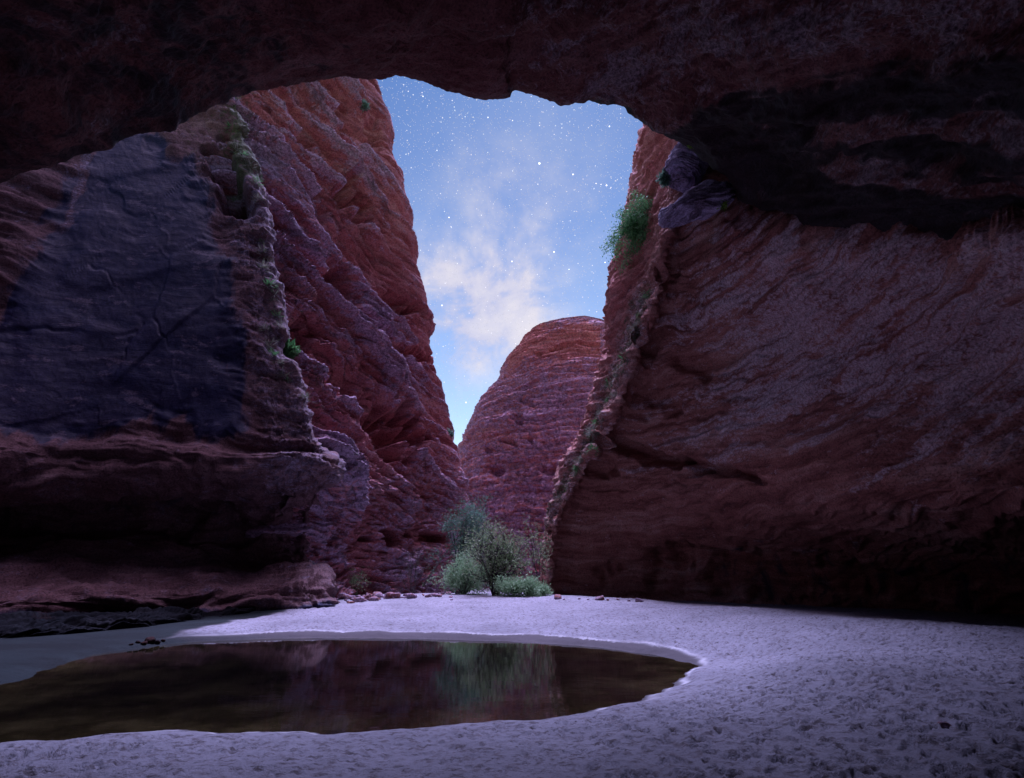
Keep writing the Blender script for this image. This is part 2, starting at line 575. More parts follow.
        return np.stack([np.maximum(np.maximum(st * 0.78, foot), dark), g, np.clip(moss, 0, 1)], 1)

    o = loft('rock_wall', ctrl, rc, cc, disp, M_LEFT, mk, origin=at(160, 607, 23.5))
    tag(o, 'smooth rock wall with blue black mineral stain above a deep dark hollow', 'rock wall')


# ------------------------------------------------------------------ left gorge wall with ledges
def build_gorge_wall():
    ys = [-60, 70, 135, 200, 283, 350, 403, 440, 480, 520, 560, 597, 640]
    S = [332, 370, 391, 404, 424, 433, 440, 452, 462, 467, 466, 464, 464]
    L = [222, 237, 244, 261, 275, 287, 303, 322, 335, 312, 312, 322, 322]
    YL = [29.5, 28.8, 28.4, 28, 27.8, 27.6, 27.5, 27.5, 27.6, 27.8, 28, 28, 28]
    YS = [47, 48, 48.5, 49, 49.5, 50, 50, 50.5, 51, 51, 51, 51, 51]
    ctrl = []
    for i, y in enumerate(ys):
        row = [at(L[i] - 70, y, YL[i] + 1.0), at(L[i] - 25, y, YL[i])]
        for t in (0.2, 0.42, 0.64, 0.84):
            row.append(at(lerp(L[i], S[i], t), y, lerp(YL[i], YS[i], t ** 1.1)))
        row.append(at(S[i], y, YS[i]))
        row.append(at(S[i] - 14, y, YS[i] + 5))
        row.append(at(S[i] - 90, y, YS[i] + 16))
        ctrl.append(row)
    rc = [40, 50, 56, 70, 60, 46, 34, 36, 36, 36, 32, 12]
    cc = [10, 50, 70, 76, 76, 66, 50, 20, 10]

    def disp(P):
        px, py = to_px(P)
        low = sstep(py, 440, 500)
        edge = sstep(px - np.interp(py, [70, 200, 283, 403, 480], [376, 410, 429, 440, 462]), -45, -5)
        d = (strata(P, 13, 1.0, (0.85, 0.45, 0.24), 0.045, (0.0, 0.32)) * (1 - 0.7 * low) + rock(P, 14, 1.4, 0.40, 0.20)) * (1 - 0.55 * edge)
        d = d + low * 0.34 * strata(P, 17, 2.6, (0.5, 0.45, 0.35), 0.16)
        d = d + 1.35 * dents(P, [(352, 200, 44, 15, 2.6, 55), (338, 285, 34, 13, 2.2, 48), (398, 300, 30, 12, 2.2, 35), (322, 215, 20, 8, 1.6, 55),
                          (400, 428, 36, 24, 2.8, 45), (352, 395, 34, 13, 2.4, 35), (303, 330, 22, 18, 1.8, 50), (338, 432, 20, 10, 1.6, 20),
                          (300, 140, 24, 9, 1.6, 55), (345, 130, 30, 8, 1.5, 58), (395, 538, 9, 8, 2.0, 0), (413, 535, 6, 5, 1.5, 0), (440, 538, 13, 7, 1.8, 0),
                          (375, 538, 4, 3, 0.8, 0), (430, 567, 8, 6, 1.0, 0), (418, 355, 18, 9, 1.6, 15), (383, 345, 26, 8, 1.8, 30),
                          (376, 130, 7, 24, 0.8, -18)])
        return d

    def mk(V, P, d):
        px, py = to_px(P)
        g = 0.35 + 0.75 * sstep(d, 0.1, 1.1) - 0.6 * sstep(-d, 0.0, 1.2) + 0.30 * sstep(py, 430, 480)
        red = np.exp(-((px - 385 - (py - 160) * 0.22) / 14) ** 2) * (1 - sstep(py + 30 * fbm(P * 0.3, 3, 19), 190, 260))
        st = sstep(py, 380, 440) * 0.12 * sstep(px, 350, 420)
        g = g - red * 0.1
        moss = 0.45 * np.exp(-((px - 290 - (py - 300) * 0.28) / 12) ** 2) * (py > 250) * (py < 500)
        return np.stack([st, np.clip(g, 0, 1), moss], 1)

    o = loft('rock_wall', ctrl, rc, cc, disp, M_GORGE, mk, origin=at(390, 597, 36))
    tag(o, 'tall reddish rock wall of jutting ledges left of the sky gap', 'rock wall')


# ------------------------------------------------------------------ right cave wall and its outer buttress
def build_right_wall():
    #      silhouette px,y,Y        ridge px,y,Y            Y inside at t
    rows = [((672, 20, 28), (712, 30, 17), (20, 22, 22, 20, 17, 12), 60),
            ((652, 90, 29), (706, 105, 19), (22, 23, 21, 18, 15, 10), 150),
            ((640, 140, 30), (694, 152, 21), (23, 22.3, 19.2, 15.6, 12.0, 8), 190),
            ((630, 200, 32), (668, 225, 24), (24.5, 21.4, 17.8, 14.0, 10.9, 7.4), 236),
            ((612, 285, 33.5), (656, 292, 26), (27, 24.2, 19.4, 15.2, 11.9, 7.8), 300),
            ((606, 340, 35), (640, 340, 28), (29.5, 27, 22, 17.5, 13.5, 9), 350),
            ((590, 412, 36), (612, 420, 31), (33, 30.0, 23.6, 18.0, 13.8, 9.5), 415),
            ((565, 462, 37.5), (584, 470, 34), (35.5, 32.0, 24.0, 17.6, 13.0, 9.2), 468),
            ((549, 512, 38.5), (558, 517, 36), (37.5, 34, 25.5, 18.4, 13.6, 10), 505),
            ((543, 555, 39), (549, 558, 37.4), (39, 36.5, 31, 26, 21.5, 17), 555),
            ((541, 598, 39.5), (547, 600, 38), (39.5, 37.3, 32.5, 28, 24, 19), 640),
            ((541, 650, 39.5), (547, 652, 38), (39.5, 37.3, 32.5, 28, 24, 19), 690)]
    zs = [22, 18, 15, 12.5, 10.5, 9, 7.2, 5.6, 4.2, 2.2, -0.6, -2]
    xs = [9, 12, 13.5, 14.5, 15, 15, 15, 15, 16, 21, 23, 23]
    ctrl = []
    for i, (s, r, Yin, yr) in enumerate(rows):
        row = [at(s[0] + 110, s[1], s[2] + 18), at(s[0] + 16, s[1], s[2] + 6), at(*s),
               at(lerp(s[0], r[0], 0.55), lerp(s[1], r[1], 0.55), lerp(s[2], r[2], 0.42)), at(*r)]
        for t, Y in zip((0.05, 0.22, 0.45, 0.72, 1.0, 1.4), (Yin[0], Yin[1], Yin[2], Yin[3], Yin[4], Yin[5])):
            row.append(at(lerp(r[0], 1024, t), lerp(r[1], yr, min(t, 1.05)), Y))
        row.append((xs[i] + 1, 1.0, zs[i]))
        row.append((xs[i] * 0.7, -14, zs[i] * 0.9))
        row.append((-15, -16.5, zs[i] * 0.9))
        ctrl.append(row)
    rc = [14, 24, 40, 60, 44, 60, 50, 44, 40, 44, 14]
    cc = [8, 20, 36, 40, 24, 70, 90, 100, 100, 40, 20, 10, 6]

    def parts(P):
        px, py = to_px(P)
        rx = np.interp(py, [30, 105, 152, 225, 292, 340, 420, 470, 517, 558, 600], [712, 706, 694, 668, 656, 640, 612, 584, 558, 549, 547])
        return px, py, px - rx

    def disp(P):
        px, py, s = parts(P)
        ins = sstep(s, 0, 14)
        rid = np.exp(-((s + 8) / 10) ** 2) * (py > 270)
        out = 1 - ins
        d = ins * (strata(P, 23, 0.8, (0.10, 0.05, 0.03), 0.06, (0.10, -0.06)) * (0.5 + 0.9 * sstep(py, 430, 500)) + rock(P, 24, 0.8, 0.16, 0.04))
        d = d + out * (strata(P, 27, 1.1, (0.10, 0.10, 0.08), 0.12) + rock(P, 28, 0.45, 0.4, 0.2))
        d = d + rid * (0.10 * ridged(P * 1.1, 3, 29) + 0.15 * fbm(P * 2.8, 4, 30, gain=0.6))
        rr_, an_ = np.hypot((px - 590) * 0.8, py - 110), np.arctan2(py - 110, (px - 590) * 0.8)
        A2 = np.stack([rr_ * 0.035, an_ * 2.2, 0 * rr_], 1) + 0.42 * np.stack([fbm(P * 0.4, 3, 34)] * 3, 1)
        d = d + ins * sstep(px, 590, 660) * (0.15 * np.tanh(perlin(A2, 35) * 4) + 0.08 * np.tanh(perlin(A2 * np.array([3, 1.2, 1]), 36) * 4) + 0.05 * np.tanh(perlin(A2 * np.array([8, 1.6, 1]), 38) * 4))
        d = d + dents(P, [(640, 452, 60, 9, 1.3, 16), (720, 470, 60, 8, 0.9, 14), (655, 400, 26, 20, 0.8, 0), (600, 470, 18, 12, 0.9, -20),
                          (690, 365, 30, 12, 0.7, 20), (668, 272, 12, 22, 0.5, 15), (650, 350, 14, 24, 0.9, 10), (690, 560, 60, 14, 0.8, 4),
                          (800, 580, 180, 24, 1.0, 3)])
        return d

    def mk(V, P, d):
        px, py, s = parts(P)
        ins = sstep(s, 0, 12)
        rid = np.exp(-((s + 12) / 14) ** 2) * sstep(py, 260, 300) * (1 - sstep(py, 520, 560))
        sw = fbm(P * np.array([0.35, 0.35, 0.9]), 4, 33)
        pale = sstep(px, 700, 800) * sstep(py + 40 * sw, 225, 245) * (1 - sstep(py + 60 * sw, 330, 470))  # light on the upper wall, put into a paler crust colour
        rr_, an_ = np.hypot((px - 590) * 0.8, py - 110), np.arctan2(py - 110, (px - 590) * 0.8)
        A2 = np.stack([rr_ * 0.035, an_ * 2.2, 0 * rr_], 1) + 0.42 * np.stack([fbm(P * 0.4, 3, 34)] * 3, 1)
        sw = 0.3 * sw + 0.9 * perlin(A2 * np.array([1.4, 1, 1]), 37) + 0.9 * perlin(A2 * np.array([4, 1.3, 1]), 39) + 0.6 * perlin(A2 * np.array([10, 2, 1]), 40)
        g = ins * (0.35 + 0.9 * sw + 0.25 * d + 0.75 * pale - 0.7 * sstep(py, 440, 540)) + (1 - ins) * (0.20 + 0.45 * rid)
        foot_shade = ins * (0.40 * sstep(py + 30 * sw, 500, 590) * sstep(px + 60 * sw, 600, 800))  # wall foot darkened to stand for shade under the overhang
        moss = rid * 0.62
        outm = (1 - rid) * (1 - sstep(s, -22, -10)) * (0.8 + 0.3 * fbm(P * 0.4, 2, 31))  # brighter red on the outer face stands in for light there
        return np.stack([np.clip(foot_shade, 0, 1), np.clip(g - 0.3 * outm * (1 - rid), 0, 1), moss, 1 - np.clip(outm, 0, 1)], 1)

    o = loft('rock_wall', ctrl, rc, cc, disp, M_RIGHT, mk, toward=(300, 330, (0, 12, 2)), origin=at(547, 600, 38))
    tag(o, 'big overhanging rock wall on the right curving back into the dark cave', 'rock wall')


# ------------------------------------------------------------------ cave roof
def build_roof():
    px = [-520, -260, -80, 0, 55, 90, 120, 150, 190, 238, 310, 376, 402, 438, 473, 506, 518, 559, 592, 624, 650, 690, 735, 800, 900, 1024, 1200, 1420]
    ly = [265, 228, 192, 172, 157, 138, 123, 121, 103, 86, 79, 74, 72, 83, 92, 95, 89, 99, 100, 105, 121, 146, 183, 252, 262, 276, 290, 305]
    lY = [7, 8.5, 10, 10.5, 11, 11.4, 11.8, 12.2, 12.8, 13.6, 14.6, 15.4, 15.8, 16.2, 16.6, 17, 17.2, 17.6, 17.9, 18, 18.2, 18.6, 19.2, 23.0, 18.4, 14.8, 11.5, 9.5]
    Y0 = [3.2, 4.2, 5.5, 6, 6.4, 6.7, 7.0, 7.3, 7.7, 8.2, 9.0, 9.7, 10, 10.4, 10.7, 11, 11.1, 11.4, 11.5, 11.4, 11.2, 10.9, 10.4, 9.7, 8.5, 7.1, 5.2, 3.8]
    frac = [0.0, 0.06, 0.16, 0.34, 0.62, 1.0]
    n = len(px)
    X = np.array(px, float)
    tt = np.clip((X + 520) / 1940, 0, 1)
    arch = np.sin(np.pi * np.clip((X + 900) / 2700, 0, 1))
    cols = []
    for i in range(n):
        lip = np.array(at(px[i], ly[i], lY[i]))
        col = [(lip[0] * 1.25, -22, 24), tuple(lip + (0, -8, 15)), tuple(lip + (0, 0.6, 6.0)), tuple(lip + (0, 0.9, 1.4))]
        for k, fr in enumerate(frac):
            y = lerp(ly[i], 0, fr)
            if px[i] >= 800:                       # passes in front of the wall's top edge
                pw = (0.0, 0.18, 0.36, 0.56, 0.80, 1.0)[k]
            else:
                pw = (0.0, 0.10, 0.22, 0.42, 0.68, 1.0)[k]
            col.append(at(px[i], y, lerp(lY[i], Y0[i], pw)))
        q = at(px[i], -150, Y0[i] * 0.68)
        col.append(q)
        xx = lerp(-11, 11, tt[i])
        col.append((xx, -1.0, 8 + 9 * arch[i]))
        col.append((xx * 1.1, -9.0, 5 + 7 * arch[i]))
        col.append((xx * 1.2, -15.0, -1.0))
        cols.append(col)
    ctrl = [[cols[i][r] for i in range(n)] for r in range(len(cols[0]))]
    rc = [4, 6, 10, 10, 26, 36, 50, 60, 60, 24, 10, 6, 4]
    cc = [14, 20, 24, 26, 20, 18, 18, 22, 26, 36, 34, 18, 22, 22, 22, 10, 26, 22, 22, 20, 26, 28, 36, 50, 56, 24, 12]

    def disp(P):
        px_, py_ = to_px(P)
        front = (P[:, 1] > 0.5).astype(np.float32)
        band = sstep(px_, 640, 760) * sstep(py_, 60 + (px_ - 640) * 0.0, 130)
        d = rock(P, 44, 0.45, 0.34, 0.06, 1.2)
        ax = np.array([0.13, -0.82, -0.56])
        b1 = np.array([0.98, 0.18, -0.03])
        b2 = np.cross(ax, b1)
        Q = np.stack([P @ ax * 0.07, P @ b1 * 0.55, P @ b2 * 0.55], 1)
        Q = Q + 0.12 * np.stack([fbm(P * 0.5, 3, 42)] * 3, 1)
        d = d * (1 - 0.6 * band) + band * (0.34 * np.tanh(perlin(Q * 1.2, 46) * 3) + 0.16 * np.tanh(perlin(Q * 3.4, 47) * 3) + 0.06 * np.tanh(perlin(Q * 8.0, 50) * 3) + 0.05 * fbm(P * 2.0, 3, 45))
        d = d + (1 - band) * (0.26 * np.tanh(perlin(Q * 0.8 + 3, 48) * 3) + 0.10 * fbm(P * 1.6, 3, 49))
        lipd = py_ - np.interp(px_, px, ly)
        fan = (py_ - 150) / np.maximum(px_ - 430, 60)
        fm = sstep(px_, 480, 600) * (P[:, 1] > 0.5)
        A2 = np.stack([fan * 5.0, np.log(np.maximum(px_ - 430, 60)) * 1.2, 0 * fan], 1) + 0.25 * np.stack([fbm(P * 0.35, 3, 55)] * 3, 1)
        d = d + fm * (0.22 * np.tanh(perlin(A2, 56) * 4) + 0.11 * np.tanh(perlin(A2 * np.array([3, 1.3, 1]), 57) * 4) + 0.05 * np.tanh(perlin(A2 * np.array([9, 1.6, 1]), 58) * 4))
        d = d + (1 - sstep(-lipd, 5, 45)) * (px_ < 720) * (0.16 * (ridged(P * 1.1, 3, 51) - 0.4) + 0.12 * fbm(P * 2.7, 3, 52, gain=0.6))
        return d * np.where(P[:, 1] > -2, 1.0, 0.5) * (0.45 + 0.55 * sstep(-lipd, 4, 40) + 0.65 * (px_ > 760) * (1 - sstep(-lipd, 4, 40)))

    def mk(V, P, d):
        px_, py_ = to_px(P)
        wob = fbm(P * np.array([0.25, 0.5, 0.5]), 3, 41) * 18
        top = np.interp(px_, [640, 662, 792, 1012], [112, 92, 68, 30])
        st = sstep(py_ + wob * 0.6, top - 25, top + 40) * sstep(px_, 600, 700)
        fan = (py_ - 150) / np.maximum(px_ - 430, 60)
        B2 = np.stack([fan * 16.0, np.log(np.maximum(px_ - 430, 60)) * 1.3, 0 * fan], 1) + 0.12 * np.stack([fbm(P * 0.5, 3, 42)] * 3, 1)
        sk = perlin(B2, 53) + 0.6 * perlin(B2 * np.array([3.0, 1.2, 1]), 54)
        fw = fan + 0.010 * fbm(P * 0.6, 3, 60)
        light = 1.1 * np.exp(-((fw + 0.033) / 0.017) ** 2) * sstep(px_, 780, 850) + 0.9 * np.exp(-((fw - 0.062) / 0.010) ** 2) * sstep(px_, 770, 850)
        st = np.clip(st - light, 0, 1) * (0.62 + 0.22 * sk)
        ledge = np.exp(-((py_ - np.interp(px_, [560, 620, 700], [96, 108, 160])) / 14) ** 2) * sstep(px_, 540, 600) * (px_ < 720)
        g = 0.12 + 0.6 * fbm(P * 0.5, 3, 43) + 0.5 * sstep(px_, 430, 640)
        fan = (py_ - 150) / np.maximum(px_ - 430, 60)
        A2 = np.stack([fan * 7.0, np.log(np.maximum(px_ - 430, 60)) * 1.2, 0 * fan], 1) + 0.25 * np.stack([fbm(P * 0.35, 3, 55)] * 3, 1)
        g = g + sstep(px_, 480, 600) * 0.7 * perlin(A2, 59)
        return np.stack([np.maximum(np.maximum(st, 0.5 * ledge), 0.46 * (1 - sstep(px_, 200, 560))), np.clip(g, 0, 1), np.zeros(len(P))], 1)  # last mask.r term: left end blackened as painted shade

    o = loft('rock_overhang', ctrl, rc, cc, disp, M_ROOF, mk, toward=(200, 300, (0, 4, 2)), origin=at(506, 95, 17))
    tag(o, 'dark overhanging rock roof arching across the top of the cave', 'rock overhang')


# ------------------------------------------------------------------ far domes
def dome(name, cx, cy, prof, seed, mat, amp, label, nseg=700, nz=420, squash=1.0):
    zt = np.array([p[0] for p in prof], float)
    rt = np.array([p[1] for p in prof], float)
    s = np.linspace(0, 1, nz)
    zz = np.interp(s, np.linspace(0, 1, len(zt)), zt)
    rr = np.interp(s, np.linspace(0, 1, len(zt)), rt)
    k = np.ones(15) / 15
    pad = lambda a: np.convolve(np.concatenate([np.full(7, a[0]), a, np.full(7, a[-1])]), k, 'valid')
    zz, rr = pad(zz), pad(rr)
    rr[-1] = 0.02
    # only the near half is finely divided
    a = np.concatenate([np.linspace(-math.pi, 0, nseg), np.linspace(0, math.pi, 40)[1:]])
    A, Z = np.meshgrid(a, zz)
    Rm = np.repeat(rr[:, None], len(a), 1)
    P = np.stack([cx + Rm * np.cos(A), cy + Rm * np.sin(A) * squash, Z], 2).reshape(-1, 3)
    N = np.stack([np.cos(A), np.sin(A), 0.35 + 0 * A], 2).reshape(-1, 3)
    d = (strata(P, seed, 1.5, (0.10 * amp, 0.16 * amp, 0.17 * amp), 0.035) + rock(P, seed + 3, 1.1 * amp, 0.12 * amp, 0.12 * amp, 0.6))
    d = d + dents(P, [(538, 352, 6, 4, 0.9, 0), (560, 347, 16, 3, 0.8, -8), (516, 418, 7, 5, 1.0, 10), (497, 470, 7, 7, 1.2, 0),
                      (527, 402, 10, 4, 0.8, 15), (505, 441, 9, 4, 0.9, 20), (548, 470, 14, 4, 0.9, 5), (530, 440, 5, 4, 0.8, 0), (488, 450, 5, 5, 0.9, 0)]) * amp
    fade = sstep(Rm.ravel(), 0.0, 2.0)
    V = P + N * (d * fade)[:, None]
    px, py = to_px(P)
    g = 0.62 + 0.3 * fbm(P * np.array([0.05, 0.05, 0.3]), 3, seed + 7)
    patch = np.exp(-((py - 345 - (px - 550) * -0.05 + fbm(P * 0.2, 3, 5) * 14) / 13) ** 2) * (px < 600)
    g = g - patch * 1.3
    al = 1 - np.clip(patch * 0.8, 0, 1)
    o = mesh_np(name, V, grid_faces(nz, len(a), False), mat, np.stack([0 * g, np.clip(g, 0, 1), 0 * g, al], 1), origin=(cx, cy, 0))
    tag(o, label, 'rock dome')


build_left_wall()
build_gorge_wall()
build_right_wall()
build_roof()
dome('rock_dome', 12.3, 85, [(-2, 25), (6, 24.0), (13, 22.8), (20.5, 21), (26.3, 18.8), (31, 16.6), (35.6, 14.2), (39.5, 11.6), (42, 9.2), (43.6, 6.0), (44.2, 3), (44.3, 0.02)],
     61, M_DOME, 1.0, 'rounded red and purple banded rock dome filling the end of the gorge')
dome('rock_dome', 4.0, 150, [(-2, 33), (14, 30), (26, 26), (34, 20), (40, 14), (44, 7), (45.5, 0.02)],
     71, M_DOME, 1.2, 'farther pale rock dome peeping out low behind the banded dome', 200, 150)


# ------------------------------------------------------------------ sand, pool
POOL_PX = [(-220, 760), (-60, 748), (0, 741), (100, 736), (180, 732), (250, 735), (330, 733), (400, 730), (470, 725), (540, 717), (600, 708), (650, 695),
           (680, 679), (692, 669), (686, 662), (660, 656), (620, 650), (560, 644.5), (500, 641.5), (400, 639), (300, 638.5), (200, 642), (150, 647), (100, 655), (50, 668),
           (0, 684), (-80, 705), (-220, 735)]
pool = np.array([ground_at(x, y, 0.0) for x, y in POOL_PX])


def smooth_poly(P, k=10):
    Q = np.concatenate([P[-1:], P, P[:2]], 0)
    out = []
    for i in range(1, len(Q) - 2):
        p0, p1, p2, p3 = Q[i - 1], Q[i], Q[i + 1], Q[i + 2]
        for j in range(k):
            t = j / k
            out.append(0.5 * (2 * p1 + (p2 - p0) * t + (2 * p0 - 5 * p1 + 4 * p2 - p3) * t**2 + (3 * p1 - p0 - 3 * p2 + p3) * t**3))
    return np.array(out)


pool = smooth_poly(pool, 8)


def poly_sd(XY, poly):
    """signed distance, negative inside"""
    x, y = XY[:, 0], XY[:, 1]
    dmin = np.full(len(XY), 1e9)
    inside = np.zeros(len(XY), dtype=bool)
    n = len(poly)
    for i in range(n):
        a, b = poly[i], poly[(i + 1) % n]
        e = b - a
        L = max(e @ e, 1e-12)
        t = np.clip(((x - a[0]) * e[0] + (y - a[1]) * e[1]) / L, 0, 1)
        dmin = np.minimum(dmin, (x - a[0] - t * e[0]) ** 2 + (y - a[1] - t * e[1]) ** 2)
        c = ((a[1] > y) != (b[1] > y))
        with np.errstate(divide='ignore', invalid='ignore'):
            xi = a[0] + (y - a[1]) * e[0] / (e[1] if e[1] != 0 else 1e-12)
        inside ^= c & (x < xi)
    d = np.sqrt(dmin)
    return np.where(inside, -d, d)


GP = []   # ground control: (x, y, z)
for (px_, py_, z) in ((340, 602, 0.42), (420, 596, 0.50), (500, 594, 0.52), (580, 598, 0.50), (640, 601, 0.52), (740, 610, 0.56), (850, 623, 0.62), (1024, 641, 0.66),
                      (400, 612, 0.30), (520, 612, 0.32), (640, 618, 0.33), (250, 622, 0.20), (400, 628, 0.12), (560, 630, 0.14),
                      (720, 640, 0.24), (640, 640, 0.12), (800, 670, 0.42), (900, 690, 0.46), (760, 700, 0.30), (700, 740, 0.18), (1000, 740, 0.40),
                      (512, 770, 0.10), (250, 770, 0.10), (0, 775, 0.12), (820, 775, 0.22), (760, 655, 0.26), (960, 655, 0.52)):
    x, y = ground_at(px_, py_, z)
    GP.append((x, y, z))
GP += [(10.5, 24, 0.2), (12.5, 19, 0.15), (13.5, 14, 0.2), (14, 9, 0.4), (12.5, 26, -0.2), (9, 33, -0.1), (5, 39, 0.25), (15.5, 20, -0.2), (0, 46, 0.1), (0, 60, 0.0), (10, 70, 0.2),
       (-10, 60, 0.2), (-4, 46, 0.1), (-9, 25.5, 0.38), (-14, 22.5, 0.18), (-20, 20, 0.10), (-9, 20.3, 0.14), (-12.5, 18.2, 0.05), (-16, 17, 0.04), (-20, 14, 0.05), (-26, 12, 0.2), (-16, 19.5, 0.10), (-12, 22, 0.2),
       (0, 0, 0.02), (-6, 0, 0.05), (6, 0, 0.2), (12, 2, 0.5), (-14, 2, 0.2), (0, -10, 0.3), (-14, -10, 0.5), (14, -10, 0.5), (60, 90, 2), (-60, 90, 2), (0, 180, 2), (60, 0, 2), (-60, 0, 2), (0, -60, 2)]
GP = np.array(GP)


def _k(d):
    return np.sqrt(d * d + 1.0)


def rbf_z(XY):
    D_ = np.linalg.norm(GP[:, None, :2] - GP[None, :, :2], axis=2)
    n = len(GP)
    M = np.zeros((n + 1, n + 1))
    M[:n, :n] = _k(D_) + np.eye(n) * -0.02
    M[:n, n] = M[n, :n] = 1
    rhs = np.concatenate([GP[:, 2], [0]])
    w = np.linalg.solve(M, rhs)
    out = np.full(len(XY), w[n])
    for i in range(n):
        out += w[i] * _k(np.hypot(XY[:, 0] - GP[i, 0], XY[:, 1] - GP[i, 1]))
    return out


def footprints(XY, size, seed, dens=1.0, fs=1.0):
    """scattered oval tread marks with a pushed-up rim"""
    u = XY / size
    I = np.floor(u).astype(np.int64)
    best = np.zeros(len(XY), dtype=np.float32)
    for dx in (-1, 0, 1):
        for dy in (-1, 0, 1):
            ix, iy = I[:, 0] + dx, I[:, 1] + dy
            h = _hash(ix, iy, ix * 0, seed)
            r1 = (h & np.uint32(1023)) / 1023.0
            r2 = ((h >> np.uint32(10)) & np.uint32(1023)) / 1023.0
            r3 = ((h >> np.uint32(20)) & np.uint32(1023)) / 1023.0
            ex = (u[:, 0] - ix - r1) * size
            ey = (u[:, 1] - iy - r2) * size
            an = r3 * 6.28
            a = ex * np.cos(an) + ey * np.sin(an)
            b = -ex * np.sin(an) + ey * np.cos(an)
            sc = (0.75 + 0.5 * r1) * fs
            q = np.sqrt((a / (0.17 * sc)) ** 2 + (b / (0.085 * sc)) ** 2)
            on = (((h >> np.uint32(5)) & np.uint32(255)) / 255.0) < dens
            pit = -1.0 * (1 - sstep(q, 0.5, 1.0)) + 0.35 * np.exp(-((q - 1.25) / 0.25) ** 2)
            best = np.where(on & (np.abs(pit) > np.abs(best)), pit, best)
    return best


def shore(XY):
    """distance to the waterline, which wanders a little"""
    P3 = np.stack([XY[:, 0], XY[:, 1], np.zeros(len(XY))], 1)
    return poly_sd(XY, pool) + fbm(P3 * 0.55, 3, 101) * 0.30 + fbm(P3 * 2.2, 3, 102) * 0.12


